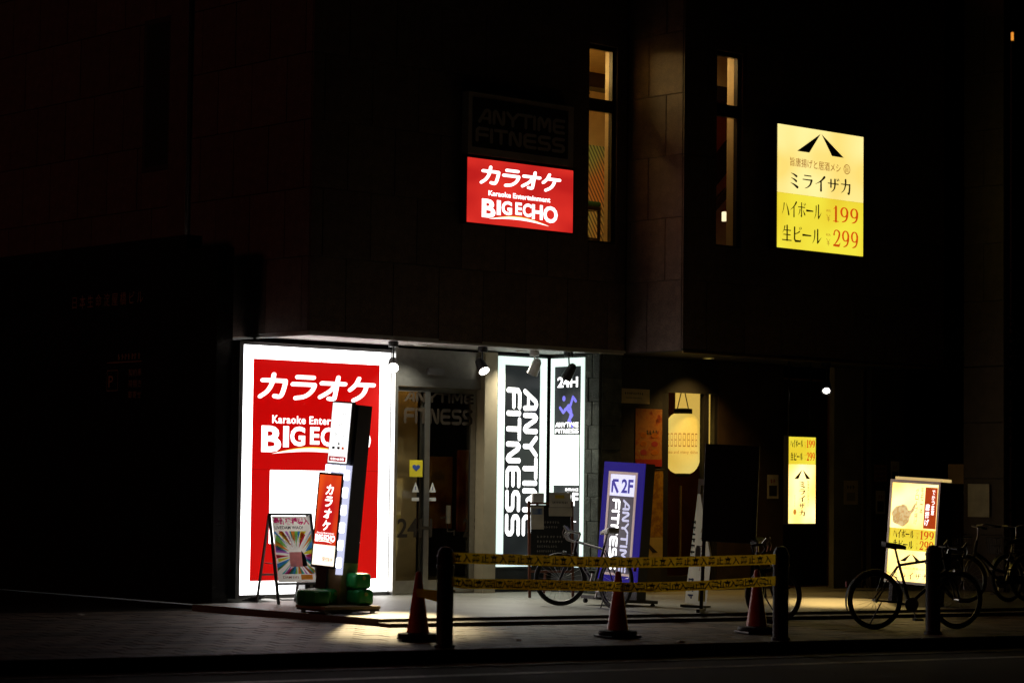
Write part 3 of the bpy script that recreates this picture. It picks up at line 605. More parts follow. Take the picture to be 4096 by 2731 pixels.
# red karaoke box on the upper wall
t = thing('karaoke_wall_sign', 'glowing red karaoke box sign on the dark upper wall', 'light sign', BL(2.48, -.012, 5.1), A)
MB().box((-.02, -.14, -.02), (1.95, -.015, .89)).build('case', 'black_metal', t); MB().box((0, -.152, 0), (1.93, -.141, .87)).build('face', 'red_wall_box', t)
glyphs('karaoke_lettering', KARA, (.21, 1.7, .53, .79), -.154, 'white_letter', t, shear=.16, gap=.12)
text('tagline', 'Karaoke Entertainment', (.37, 1.5, .385, .455), -.154, MATS['white_letter'], t, bold=.02)
echo_logo(t, .255, 1.64, .335, .25, -.154, MATS['white_letter'])
MB().cyl((.95, -.1, -.02), (.95, -.1, -.09), .012).build('sign_bracket', 'steel', t)
# unlit fitness sign above it
t = thing('fitness_wall_sign', 'unlit dark fitness box sign mounted above the glowing red sign', 'sign', BL(2.48, -.012, 6.02), A)
MB().box((0, -.15, 0), (1.93, -.015, .84)).build('case', mat('sign_white_off', (.42, .36, .33), .45), t); MB().box((.07, -.157, .1), (1.82, -.151, .77)).build('face', 'black_paint', t)
glyphs('lettering', 'ANYTIME', (.16, 1.76, .43, .64), -.159, 'sign_white_off', t); glyphs('lettering', 'FITNESS', (.12, 1.76, .17, .38), -.159, 'sign_white_off', t)
MB().box((1.86, -.16, -.02), (1.9, -.03, -.002)).build('clip', 'steel', t)
# bar wall sign
def mirai_roof(p, cx, z0, w, h, y, m):
    b = MB(); k = w/1.03
    b.flat([(cx-.515*k, z0), (cx-.25*k, z0), (cx-.005*k, z0+h)], y); b.flat([(cx+.25*k, z0), (cx+.515*k, z0), (cx+.015*k, z0+h)], y)
    return b.build('roof_emblem', m, p)
def prices(p, y, x0, x1, z_a, z_b, hz, m1=None, m2=None, fat=1.):
    w = x1-x0
    for z, a_, d_ in ((z_a, ['ha', 'i', 'bo', '-', 'ru'], '199'), (z_b, ['sei', 'bi', '-', 'ru'], '299')):
        glyphs('drink_lettering', a_, (x0, x0+w*.51, z, z+hz), y, m1 or 'brown_ink', p, gap=.04, fat=fat)
        glyphs('price', d_, (x0+w*.665, x1, z, z+hz*1.05), y, m2 or 'rust_ink', p, gap=-.02, fat=fat)
        glyphs('price', ['Y='], (x0+w*.575, x0+w*.625, z, z+hz*.45), y, 'rust_light', p)
        text('price_note', '税別', (x0+w*.57, x0+w*.63, z+hz*.6, z+hz*.75), y, MATS['rust_light'], p)
t = thing('bar_wall_sign', 'glowing cream and yellow bar sign with drink prices on the upper wall', 'light sign', BL(7.37, T2-.012, 5.05), A)
MB().box((-.02, -.15, -.02), (1.91, -.015, 1.81)).build('case', 'black_metal', t); MB().box((0, -.162, .8), (1.885, -.151, 1.785)).build('cream_face', 'cream_box', t); MB().box((0, -.162, 0), (1.885, -.151, .796)).build('yellow_face', 'yellow_box', t)
mirai_roof(t, .925, 1.43, 1.03, .3, -.164, 'brown_ink')
text('tagline', '旨唐揚げと居酒メシ', (.26, 1.37, 1.2, 1.33), -.164, MATS['rust_light'], t, bold=.004)
b = MB().ring((1.51, -.164, 1.265), .068, .006, 20, 4, .05); b.build('seal_ring', 'rust_light', t); text('seal_lettering', '旨', (1.47, 1.55, 1.22, 1.31), -.164, MATS['rust_light'], t)
glyphs('name_lettering', ['mi', 'ra', 'i', 'za', 'ka'], (.27, 1.59, .88, 1.12), -.164, 'brown_ink', t, gap=.1, fat=1.25)
prices(t, -.164, .09, 1.77, .455, .1, .24, fat=1.15)
# fitness light panels in the inner corner
def fitpanel(t, w, h):
    f = MB(); MB().box((-.02, .0, -.03), (w+.02, .06, h+.03)).build('case', 'black_paint', t)
    f.box((0, -.02, 0), (.12, 0, h)); f.box((w-.13, -.02, 0), (w, 0, h)); f.box((.12, -.02, 0), (w-.13, 0, .16)); f.box((.12, -.02, h-.12), (w-.13, 0, h)); f.build('light_border', 'fit_white', t)
    MB().rect(.12, w-.13, .16, h-.12, -.012).build('dark_face', 'fit_dark', t)
t = thing('fitness_light_panel', 'tall lit fitness panel with white border and sideways lettering', 'light sign', BL(4.17, 1.1, .44), A)
fitpanel(t, .93, 2.98)
glyphs('lettering', 'FITNESS', (.155, .435, .43, 2.54), -.016, 'white_letter', t, rot90=True, gap=.06); glyphs('lettering', 'ANYTIME', (.475, .76, .43, 2.53), -.016, 'white_letter', t, rot90=True, gap=.06)
t = thing('fitness_side_panel', 'narrow lit fitness panel with runner and 24H at the stone pier', 'light sign', BL(5.17, 1.06, .44), A-pi/2)
w, h = .7, 2.98
MB().box((-.02, .0, -.03), (w+.0, .025, h+.03)).build('case', 'black_paint', t)
f = MB(); f.box((0, -.02, 0), (.08, 0, h)); f.box((w-.065, -.02, 0), (w, 0, h)); f.box((.08, -.02, 0), (w-.065, 0, .12)); f.box((.08, -.02, h-.12), (w-.065, 0, h)); f.build('light_border', 'fit_white', t)
MB().rect(.08, w-.065, .12, h-.12, -.012).build('dark_face', 'fit_dark', t)
text('lettering', '24H', (.14, .57, 2.56, 2.71), -.016, MATS['white_letter'], t, bold=.03)
rb = MB(); R_ = lambda *p: rb_add(p)
def rb_add(p):
    for pl in strip([(x, z) for x, z in p], .045): rb.flat(pl, -.016-.0001*len(rb.f) % .001)
rb_add([(.3, 2.24), (.42, 2.3), (.47, 2.42), (.53, 2.36)]); rb_add([(.38, 2.3), (.27, 2.2), (.2, 2.27)]); rb_add([(.4, 2.3), (.44, 2.2), (.4, 2.1), (.46, 2.0)]); rb_add([(.36, 2.24), (.46, 2.16), (.38, 2.08)])
rb.flat([(.28+.035*cos(2*pi*i/14), 2.4+.04*sin(2*pi*i/14)) for i in range(14)], -.016); rb.build('runner_emblem', 'runner', t)
glyphs('lettering', 'ANYTIME', (.1, .59, 1.99, 2.06), -.016, 'white_letter', t); glyphs('lettering', 'FITNESS', (.1, .59, 1.9, 1.97), -.016, 'white_letter', t)
MB().rect(.085, .61, 1.16, 1.88, -.016).build('lit_photo', 'fit_glow', t)
text('lettering', 'ENTRANCE', (.33, .6, 1.08, 1.12), -.016, MATS['white_letter'], t, bold=.02); text('lettering', '2F', (.33, .6, .87, 1.06), -.016, MATS['white_letter'], t, bold=.035)
b = MB()
for x0, x1, z0, z1 in ((.4, .47, .75, .765), (.46, .475, .65, .75), (.46, .56, .64, .655)): b.rect(x0, x1, z0, z1, -.016)
b.build('stair_symbol', 'white_letter', t)
# hanging vertical bar sign
t = thing('hanging_bar_sign', 'slim vertical cream bar sign hung by the bar entrance', 'light sign', BL(8.42, -.6, 1.08), A)
MB().box((-.015, .0, -.015), (.6, .09, 1.3)).build('case', 'black_metal', t); MB().box((0, -.012, .88), (.585, -.001, 1.28)).build('yellow_face', 'yellow_box', t); MB().box((0, -.012, 0), (.585, -.001, .876)).build('cream_face', 'cream_hot', t)
MB().beam((.05, .05, 1.3), (.05, .05, 2.4), .02, .02).build('hanger', 'black_metal', t); MB().beam((.53, .05, 1.3), (.53, .05, 2.4), .02, .02).build('hanger', 'black_metal', t)
prices(t, -.014, .02, .565, 1.12, .93, .12, fat=1.7); mirai_roof(t, .29, .66, .36, .14, -.014, 'brown_ink')
for k, ch in enumerate(['mi', 'ra', 'i', 'za', 'ka']): glyphs('name_lettering', [ch], (.22, .35, .53-k*.105, .62-k*.105), -.014, 'brown_ink', t, fat=1.5)
vtext('tagline', '旨唐揚げと居酒メシ', (.4, .44, .25, .64), -.014, MATS['rust_light'], t); vtext('tagline', 'ミライザカ', (.11, .135, .24, .42), -.014, MATS['rust_light'], t)
MB().flat([(.125+.035*cos(2*pi*i/16), .17+.042*sin(2*pi*i/16)) for i in range(16)], -.014).build('seal', mat('seal_orange', (.4, .15, .02), .6, em=(.8, .3, .04), ems=.8), t)
# ================================================================== spotlights under the soffits
def spotlight(loc, label, aim, power, bodym='black_metal', on=True, col=(1, .9, .7), angle=50, mount_z=ZS-.012, head=.16, sizeL=.1, blend=.35, lr=.072):
    t = thing('spotlight', label, 'spotlight', BL(loc[0], loc[1], mount_z), A, 'spotlights under the soffit')
    d = (BL(*aim)-BL(*loc)).normalized(); d = Matrix.Rotation(-A, 3, 'Z') @ d      # local direction of the beam
    hp = Vector((0, 0, loc[2]-mount_z))
    MB().lathe([(0, 0), (.065, 0), (.07, -.02), (.065, -.07), (0, -.07)], n=18).build('canopy', bodym, t, True)
    MB().cyl((0, 0, -.06), hp-d*head*.2, .011, .011, 10).build('stem', bodym, t)
    p0 = hp-d*head*.75
    b = MB(); b.cyl(p0-d*.04, p0, .03, .06, 18); b.cyl(p0, p0+d*head*.7, .06, .074, 18); b.cyl(p0+d*head*.7, p0+d*head*1.25, .074, .08, 18, caps=False); b.build('lamp_head', bodym, t, True)
    MB().cyl(p0+d*head*1.18, p0+d*head*1.2, lr, lr, 18).build('lens', 'lamp_face' if on else 'plastic_grey', t)
    if on:
        ld = bpy.data.lights.new('beam', 'SPOT'); ld.energy = power; ld.spot_size = radians(angle); ld.spot_blend = blend; ld.color = col; ld.shadow_soft_size = sizeL
        lo = bpy.data.objects.new('beam', ld); COL.objects.link(lo); lo.parent = t; lo.location = p0+d*head*1.32; lo.rotation_euler = d.to_track_quat('-Z', 'Y').to_euler()
    return t
def stw(x, y, z=0.):   # world point to building coordinates
    q = Vector((x, y, 0))-O; return (q.dot(U), q.dot(V), z)
spotlight((1.7, .4, 3.16), 'black spotlight with a bright lens beside the tall karaoke light box', stw(-1.3, 27.3), 2300, col=(1, .78, .42), angle=24, blend=1.)
spotlight((3.27, .4, 3.2), 'black spotlight with a bright lens above the sliding door', stw(1.2, 30.9), 330, col=(1, .94, .78), angle=76, blend=.9)
spotlight((4.32, .5, 3.22), 'small white spotlight in front of the tall fitness panel', (4.2, 1.0, 2.2), 6, bodym='white_plastic', on=False)
spotlight((4.81, .32, 3.17), 'dark spotlight hanging before the 24H fitness panel', (4.6, .9, 2.2), 6, on=False)
spotlight((9.0, -.82, 3.1), 'spotlight with an oval white lens over the right bar front', stw(4.4, 32.9), 950, col=(1, .66, .22), angle=30, blend=.9, lr=.05)
# ================================================================== karaoke tower sign on its dolly
TX, TY = -2.13, 28.75
dl = thing('dolly', 'wooden dolly on casters carrying the karaoke tower sign', 'dolly', (-2.0, 28.62, 0.), radians(33))
MB().box((-.37, -.36, .13), (.37, .36, .165)).build('board', 'wood_pale', dl, bevel=.004); MB().box((-.36, -.35, .105), (.36, .35, .128)).build('underboard', 'wood_dark', dl)
for sx in (-1, 1):
    for sy in (-1, 1):
        c = MB().cyl((sx*.3-.018, sy*.29, .045), (sx*.3+.018, sy*.29, .045), .045, .045, 16).build('caster', 'rubber', dl, True); MB().beam((sx*.3, sy*.29, .04), (sx*.3, sy*.29, .11), .05, .03).build('fork', 'steel', c)
ROLL_T = radians(4.3)
t = thing('karaoke_tower_sign', 'leaning two-box karaoke tower sign with white LED edging', 'light sign', (TX, TY, .168), radians(-33), roll=ROLL_T)
MB().box((-.15, -.02, .0), (.17, .3, .5)).build('plinth', 'wood_pale', t); MB().box((-.17, -.05, .0), (-.02, -.021, .45)).build('foot', 'black_paint', t)
MB().box((-.13, .0, .5), (.19, .27, 2.36)).build('cabinet', 'black_paint', t)
ub = MB().box((-.15, -.07, 1.64), (.155, -.002, 2.385)).build('upper_box', 'plastic_grey', t, bevel=.012)
MB().rect(-.135, .14, 1.66, 2.365, -.073).build('face', lit('tower_white', (1., 1., .98), 1.5), ub)
gi = mat('grey_ink', (.04, .1, .11), .6)
for k, (s_, z_) in enumerate((('カラオケ', 2.21), ('しながら', 2.09), ('加熱式たばこ', 1.97))): text('lettering', s_, (-.075 if k < 2 else -.105, .085 if k < 2 else .11, z_, z_+.045), -.0745, gi, ub)
b = MB(); b.rect(-.09, -.05, 1.82, 1.85, -.0745); b.rect(-.015, .025, 1.82, 1.85, -.0745); b.flat([(-.01, 1.87), (.02, 1.87), (.008, 1.91), (.0, 1.91)], -.0745); b.build('pictogram', gi, ub)
b = MB().rect(.05, .085, 1.82, 1.85, -.0745).build('pictogram', 'rust_ink', ub)
b = MB().rect(-.125, .125, 1.675, 1.735, -.0745).build('red_strip', mat('strip_red', (.3, .01, .02), .5, em=(.35, .01, .02), ems=1), ub); text('lettering', '全室DAM 設置', (-.1, .1, 1.69, 1.72), -.076, MATS['white_letter'], ub, bold=.01)
lo_ = MB().box((-.21, -.13, .42), (.16, -.03, 1.535)).build('lower_box', 'black_metal', t, bevel=.008)
MB().rect(-.185, .135, .69, 1.51, -.133).build('red_face', mat('tower_red', (.3, .02, .01), .5, em=(.85, .09, .01), ems=1., emvar=((4, 4, 1.2), (.55, .01, .01))), lo_)
MB().rect(-.185, .135, .45, .69, -.133).build('cream_face', lit('tower_cream', (1., .88, .7), 1.5), lo_)
for k, ch in enumerate(KARA): glyphs('karaoke_lettering', [ch], (-.075, .035, 1.28-k*.14-.0, 1.4-k*.14), -.135, 'white_letter', lo_, shear=.16)
text('tagline', 'Karaoke Entertainment', (-.15, .1, .82, .84), -.135, MATS['white_letter'], lo_)
echo_logo(lo_, -.17, .12, .81, .085, -.135, MATS['white_letter'])
text('floor_lettering', '受付B1F', (-.04, .11, .5, .55), -.135, MATS['rust_ink'], lo_, bold=.01)
for k in range(3):
    x = -.135+k*.11; MB().box((x-.045, -.05, 1.555), (x+.045, -.028, 1.63)).build('led_strip', 'led_cool', t, bevel=.012)
MB().box((-.2, -.025, 1.54), (.165, -.004, 1.637)).build('led_back', 'led_dim', t)
MB().box((.162, -.12, .36), (.2, -.03, 1.64)).build('led_back', 'led_dim', t)
for k in range(6):
    z = .5+k*.205; MB().box((.166, -.14, z-.06), (.212, -.08, z+.06)).build('led_strip', 'led_cool', t, bevel=.012)
# green ballast tanks
def tank(loc, yaw, label):
    t = thing('ballast_tank', label, 'ballast tank', loc, yaw, 'green ballast tanks on the dolly')
    MB().box((-.19, -.11, 0), (.19, .11, .185)).build('tank', 'green_plastic', t, True, bevel=.045, seg=3)
    for x in (-.09, .03): MB().box((x-.03, -.114, .03), (x+.03, -.1, .16)).build('rib', 'green_plastic', t, bevel=.006)
    MB().cyl((.19, .0, .13), (.205, 0, .13), .022, .022, 12).build('cap', mat('cap_yellow', (.4, .45, .1), .5), t)
tank((-2.28, 28.42, .166), radians(14), 'long green plastic ballast tank at the left end of the dolly')
tank((-2.2, 28.72, .166), radians(-30), 'green plastic ballast tank behind the tower sign foot')
tank((-1.76, 28.72, .166), radians(-62), 'lower green plastic ballast tank of the pair right of the tower sign')
tank((-1.8, 28.76, .352), radians(-58), 'upper green plastic ballast tank stacked right of the tower sign')
# ================================================================== A-frame poster stand
t = thing('a_frame_stand', 'silver A-frame stand with a colourful karaoke machine poster', 'sign stand', (-2.78, 30.72, .08), radians(36))
LEAN = .24
def af(x, z, off=0.): return (x, -.02-(1.12-z)*LEAN-off, z)
f = MB()
for x in (-.3, .3): f.beam(af(x, 0), af(x, 1.12), .03, .03)
for z in (1.11, .25): f.beam(af(-.285, z), af(.285, z), .03, .03)
f.build('front_frame', 'plastic_grey', t)
r = MB()
for x in (-.28, .28): r.beam((x, .02+1.1*LEAN, 0), (x, .02, 1.1), .026, .026)
r.beam((-.27, .02+.75*LEAN, .35), (.27, .02+.75*LEAN, .35), .024, .024); r.build('rear_frame', 'plastic_grey', t)
MB().beam((-.29, -.1, .5), (-.28, .1, .5), .012, .012).build('stay', 'steel', t)
def afq(pts, off): return [af(x, z, off) for x, z in pts]
def af_part(name, polys, m, off=.012, par=t):
    b = MB()
    for p in polys: b.add(afq(p, off), [tuple(range(len(p)))])
    return b.build(name, m, par)
pm = translucent('poster_paper', (.93, .92, .84), .6)
poster = af_part('poster', [[(-.275, .27), (.275, .27), (.275, 1.09), (-.275, 1.09)]], pm, .008)
text('heading', '最新機種導入', (-.26, .26, .98, 1.07), 0, translucent('hot_pink', (.9, .03, .25), .6), poster, bold=.035, tr=lambda x, z: af(x, z, .012))
text('heading', 'LIVEDAM WAO!', (-.25, .16, .925, .965), 0, MATS['ink'], poster, bold=.02, tr=lambda x, z: af(x, z, .012))
rays = {}
pal = [('ray_red', (.5, .03, .06)), ('ray_yellow', (.7, .6, .05)), ('ray_blue', (.05, .25, .6)), ('ray_green', (.2, .5, .12)), ('ray_orange', (.7, .25, .04)), ('ray_teal', (.05, .4, .42)), ('ray_violet', (.4, .12, .5))]
rng = random.Random(3)
for i, (nm, c) in enumerate(pal):
    m_ = MATS[nm] = translucent(nm, tuple(min(1, x*1.6) for x in c), .6); ps = []
    for k in range(6):
        a_ = 2*pi*(k*7+i)/42+rng.uniform(-.05, .05); r0, r1 = rng.uniform(.08, .14), rng.uniform(.26, .42); wd = rng.uniform(.04, .14)
        cx, cz = .03, .6
        q = [(cx+r0*cos(a_), cz+r0*1.2*sin(a_)), (cx+r1*cos(a_-wd), cz+r1*1.2*sin(a_-wd)), (cx+r1*cos(a_+wd), cz+r1*1.2*sin(a_+wd))]
        ps.append([(max(-.27, min(.27, x)), max(.37, min(.9, z))) for x, z in q])
    for k, p_ in enumerate(ps): af_part('poster_ray', [p_], m_, .0105+.0003*i, poster)
af_part('poster_machine', [[(-.08, .46), (.1, .46), (.1, .64), (-.08, .64)]], translucent('machine_pink', (.9, .35, .36), .6), .0135, poster)
af_part('poster_machine', [[(.1, .46), (.17, .47), (.15, .6), (.1, .66)]], 'ink', .0135, poster)
text('slogan', '歌うほど\n楽しい', (-.16, .12, .68, .86), 0, translucent('slogan_white', (.95, .95, .95), .6), poster, bold=.03, shear=.2, tr=lambda x, z: af(x, z, .0155))
af_part('poster_logo', [[(.06, .3), (.23, .3), (.23, .36), (.06, .36)]], 'ray_orange', .012, poster)
text('footer', 'DAM', (-.2, -.08, .315, .345), 0, MATS['ink_red'], poster, bold=.01, tr=lambda x, z: af(x, z, .012)); scribble('footer', (-.06, .03, .315, .345), 0, 'ink_red', poster, 4, 3, tr=lambda x, z: af(x, z, .012))
# black case and cables behind the stand
t = thing('equipment_case', 'low black case standing behind the A-frame stand', 'case', (-2.35, 31.35, .08), radians(20))
MB().box((-.32, -.18, .0), (.32, .18, .26)).build('shell', 'black_metal', t, bevel=.02); MB().box((-.1, -.2, .15), (.1, -.181, .18)).build('handle', 'rubber', t)
for k in (-.24, .24): MB().cyl((k, -.186, .2), (k, -.181, .2), .02).build('latch', 'steel', t)
cb = MB(); pts = []
for i in range(40): a_ = i*.7; pts.append((-3.3+.09*cos(a_)+.004*i, 30.9+.12*sin(a_), .09+.0015*i))
cb.tube(pts+[(-2.9, 31.3, .09), (-2.4, 31.6, .09)], .008, 6); tag(cb.build('power_cable', 'rubber'), 'coiled black power cable on the terrace by the light box', 'cable')
# ================================================================== menu easel, blue fitness stand, bar stands
t = thing('menu_easel', 'tall blackboard menu easel with papers clipped on top', 'menu easel', (.55, 33.2, .08), radians(12))
f = MB()
for x in (-.3, .3): f.beam((x, -.12, 0), (x, .0, 1.3), .035, .03)
f.beam((-.285, -.003, 1.27), (.285, -.003, 1.27), .035, .03); f.beam((-.285, -.09, .35), (.285, -.09, .35), .03, .03); f.build('frame', 'wood_red', t)
MB().beam((0, .35, 0), (0, .02, 1.25), .03, .02).build('rear_leg', 'wood_red', t)
def ez(x, z, o=0.): return (x, -.12+z/1.3*.12-.012-o, z)
b = MB().add([ez(-.28, .37), ez(.28, .37), ez(.28, 1.25), ez(-.28, 1.25)], [(0, 1, 2, 3)]).build('blackboard', mat('board_black', (.012, .013, .014), .6, var=.4), t)
for k in range(9):
    z = 1.0-k*.065
    if k in (2,): continue
    scribble('chalk_line', (-.2, random.uniform(.02, .22), z, z+.03), 0, 'chalk', t, 9, k, tr=lambda x, z: ez(x, z, .004))
for nm, q, m_ in (('notice', (-.02, .28, 1.22, 1.42), 'paper'), ('notice', (-.03, .3, 1.1, 1.215), 'paper_grey'), ('leaflet', (-.28, -.1, .92, 1.23), 'paper_grey')):
    b = MB().add([ez(q[0], q[2], .01), ez(q[1], q[2], .01), ez(q[1], q[3], .01), ez(q[0], q[3], .01)], [(0, 1, 2, 3)]).build(nm, m_, t)
b = MB().add([ez(-.26, 1.12, .013), ez(-.12, 1.12, .013), ez(-.12, 1.2, .013), ez(-.26, 1.2, .013)], [(0, 1, 2, 3)]).build('photo', print_art('leaf_art', [(.05, .1, .3), (.3, .4, .5), (.5, .3, .1)], 14), t)
MB().add([ez(.06, 1.34, .013), ez(.19, 1.34, .013), ez(.19, 1.385, .013), ez(.06, 1.385, .013)], [(0, 1, 2, 3)]).build('yellow_mark', mat('mark_yellow', (.7, .5, .03), .5), t)
scribble('notice_line', (.02, .24, 1.27, 1.3), 0, 'ink', t, 10, 2, tr=lambda x, z: ez(x, z, .013))
MB().box((-.26, -.05, 1.285), (-.1, .04, 1.41)).build('leaflet_holder', 'white_plastic', t, bevel=.01)
# blue stand
t = thing('fitness_stand', 'leaning blue fitness light stand with an arrow and 2F on wheels', 'light sign', (1.36, 31.15, .08), radians(-50), roll=radians(3.6))
MB().box((-.34, -.3, .06), (.42, .34, .1)).build('base', 'black_paint', t)
for sx in (-.3, .38):
    for sy in (-.25, .29): MB().cyl((sx-.015, sy, .03), (sx+.015, sy, .03), .03, .03, 12).build('caster', 'rubber', t)
MB().box((-.38, .0, .1), (.38, .16, 1.82)).build('cabinet', 'black_paint', t); MB().box((-.38, -.022, .3), (.38, -.001, 1.82)).build('blue_face', 'blue_face', t)
f = MB(); f.box((-.27, -.034, .38), (-.235, -.024, 1.7)); f.box((.235, -.034, .38), (.27, -.024, 1.7)); f.box((-.235, -.034, 1.665), (.235, -.024, 1.7)); f.box((-.235, -.034, .38), (.235, -.024, .41)); f.build('inner_frame', mat('pink_trim', (.6, .45, .4), .4, em=(.5, .36, .33), ems=.5), t)
MB().rect(-.234, .234, 1.39, 1.664, -.0255).build('lit_face', mat('lilac_box', (.5, .5, .6), .4, em=(.72, .72, 1.), ems=1.), t); MB().rect(-.234, .234, .41, 1.389, -.0255).build('dark_face', mat('plum_face', (.03, .025, .04), .3, em=(.02, .014, .026), ems=1.), t)
bi_ = mat('blue_ink', (.03, .03, .3), .5, em=(.04, .03, .4), ems=.6)
b = MB()
for pl in strip([(-.19, 1.58), (-.19, 1.43)], .035, square=True)+strip([(-.19, 1.585), (-.08, 1.585)], .035, square=True)+strip([(-.19, 1.585), (-.08, 1.43)], .04, square=True): b.flat(pl, -.027-.0001*len(b.f))
b.build('arrow', bi_, t); text('lettering', '2F', (-.02, .2, 1.43, 1.61), -.027, bi_, t, bold=.03)
glyphs('lettering', 'FITNESS', (-.17, -.02, .45, 1.35), -.027, 'white_letter', t, rot90=True, gap=.06); glyphs('lettering', 'ANYTIME', (.03, .17, .42, 1.35), -.027, mat('lilac_letter', (.5, .5, .6), .4, em=(.6, .6, .85), ems=.8), t, rot90=True, gap=.06)
# orange hanging banner on the bar front
t = thing('hanging_banner', 'narrow orange printed banner hung between blue stand and bar door', 'banner', BL(6.2, .1, .45), A)
oa = print_art('banner_art', [(.5, .12, .01), (.75, .4, .03), (.6, .3, .02), (.3, .06, .01), (.8, .5, .08)], 9, 0, 2)
MB().box((0, 0, .42), (.3, .012, 1.38)).build('cloth', oa, t); MB().box((0, -.001, .0), (.3, .011, .418)).build('lower_cloth', mat('banner_yellow', (.8, .55, .15), .7), t)
MB().flat([(.0, .34), (.2, .2), (.09, .2), (.0, .28)], -.003).build('roof_emblem', 'brown_ink', t); text('lettering', 'ミライザカ', (.03, .27, .08, .13), -.003, MATS['brown_ink'], t)
MB().cyl((-.02, .006, 1.39), (.32, .006, 1.39), .01).build('rod', 'black_metal', t)
# paper lantern behind the bar door
t = thing('paper_lantern', 'large glowing cream paper lantern hanging behind the bar door', 'lantern', BL(7.56, .75, 1.78), A)
prof = []
for i in range(33):
    th = pi*(.045+.91*i/32); c_ = cos(th); z = .47-.46*(abs(c_)**.85)*(1 if c_ > 0 else -1)
    prof.append((.285*sin(th)**.62-(.003 if i % 2 else 0), z))
lm = mat('lantern_paper', (.7, .55, .25), .7, em=(1., .7, .17), ems=1.0, emvar=((1.5, 1.5, 1.2), (.9, .55, .09)))
MB().lathe(prof, n=40).build('paper_shade', lm, t, True); MB().lathe([(.1, .905), (.14, .91), (.14, .985), (.1, .99)], n=24).build('top_ring', 'black_paint', t); MB().lathe([(.09, -.03), (.11, -.02), (.11, .03), (.09, .03)], n=24).build('bottom_ring', 'black_paint', t)
for s_ in (-1, 1): MB().tube([(s_*.12, 0, .98), (s_*.05, 0, 1.2), (0, 0, 1.34), (0, 0, 1.5)], .008, 6).build('cord', 'black_paint', t)
def onl(x, z): a_ = -pi/2-.8+x*1.2; return (.2885*cos(a_), .2885*sin(a_), z)
text('lantern_lettering', 'sake and many dishes', (-.75, .75, .3, .36), 0, MATS['rust_light'], t, tr=onl)
lb_ = MB()
for k in range(8):
    for (x0, x1, z0, z1) in ((0, .12, .6, .615), (0, .12, .42, .435), (0, .015, .435, .6), (.105, .12, .435, .6), (.03, .09, .51, .525)):
        xs = -.75+k*.19; lb_.add([onl(xs+x0, z0), onl(xs+x1, z0), onl(xs+x1, z1), onl(xs+x0, z1)], [(0, 1, 2, 3)])
lb_.build('lantern_pattern', 'rust_light', t)
# posters and notices
def poster(name, label, cat, s, tt, z, w, h, m_, extra=None, ang=A):
    t = thing(name, label, cat, BL(s, tt, z), ang, None); MB().box((0, -.004, 0), (w, 0, h)).build('sheet', m_, t)
    if extra: extra(t, w, h)
    return t
def ex_notice(t, w, h): scribble('lettering', (w*.2, w*.8, h*.6, h*.76), -.006, 'ink', t, 9, 6); scribble('lettering', (w*.23, w*.75, h*.33, h*.42), -.006, 'ink', t, 12, 7)
poster('notice', 'pale paper notice taped above the food poster', 'notice', 5.72, TB-.004, 2.79, .63, .21, mat('notice_paper', (.7, .55, .3), .7), ex_notice)
fa_ = print_art('food_art', [(.08, .01, .005), (.4, .05, .01), (.5, .25, .05), (.3, .04, .01), (.6, .4, .12)], 8, 0, 5)
def ex_food(t, w, h):
    MB().rect(0, w, 0, h*.12, -.006).build('red_band', mat('band_red', (.4, .02, .01), .6), t); scribble('lettering', (w*.4, w*.85, h*.55, h*.63), -.006, 'ink', t, 4, 8)
    for k in range(6): MB().flat([(w*(.3+.42*(k % 2))+.07*cos(2*pi*i/12), h*(.24+.15*(k//2))+.04*sin(2*pi*i/12)) for i in range(12)], -.0065).build('dish', 'ray_orange' if k % 3 else 'ink_red', t)
poster('food_poster', 'red and orange food poster beside the bar door', 'poster', 6.07, TB-.004, 1.89, .54, .83, fa_, ex_food)
def ex_small(t, w, h): MB().rect(w*.15, w*.85, h*.1, h*.55, -.006).build('picture', 'ink', t); scribble('lettering', (w*.25, w*.75, h*.65, h*.82), -.006, 'ink_red', t, 2, 9)
poster('poster', 'small dark picture poster left of the hanging bar sign', 'poster', 8.88, TB-.004, 1.44, .25, .36, 'paper_grey', ex_small)
def ex_pl(t, w, h): MB().rect(w*.2, w*.8, h*.15, h*.5, -.006).build('picture', 'chalk', t); scribble('lettering', (w*.2, w*.8, h*.65, h*.8), -.006, 'ink', t, 3, 10)
poster('poster', 'pale poster on the plaster wall right of the hanging bar sign', 'poster', 10.12, -.205, 1.36, .33, .37, mat('poster_cream', (.55, .48, .3), .7), ex_pl)
def ex_red(t, w, h):
    for k in range(3): MB().rect(w*.1, w*.9, h*(.12+.28*k), h*(.28+.28*k), -.006).build('band', 'wood_red', t)
poster('poster', 'square red banded poster right of the brass strip', 'poster', 10.66, -.355, 1.72, .3, .26, mat('poster_rust', (.35, .14, .06), .7), ex_red)
poster('poster', 'upright dark picture poster next to the red banded one', 'poster', 11.06, -.355, 1.68, .2, .36, 'paper_grey', ex_small)
poster('poster', 'dark picture poster below the red banded one', 'poster', 10.7, -.355, 1.22, .22, .36, 'paper_grey', ex_small)
poster('poster', 'brown text poster above the yellow floor light box', 'poster', 11.41, -1.2, 1.7, .3, .3, mat('poster_brown', (.35, .22, .12), .7), None, A-pi/2)
poster('notice', 'grey framed notice on the stone wall behind the yellow light box', 'notice', 11.36, -1.62, 1.2, .4, .5, 'paper_grey', None, A-pi/2)
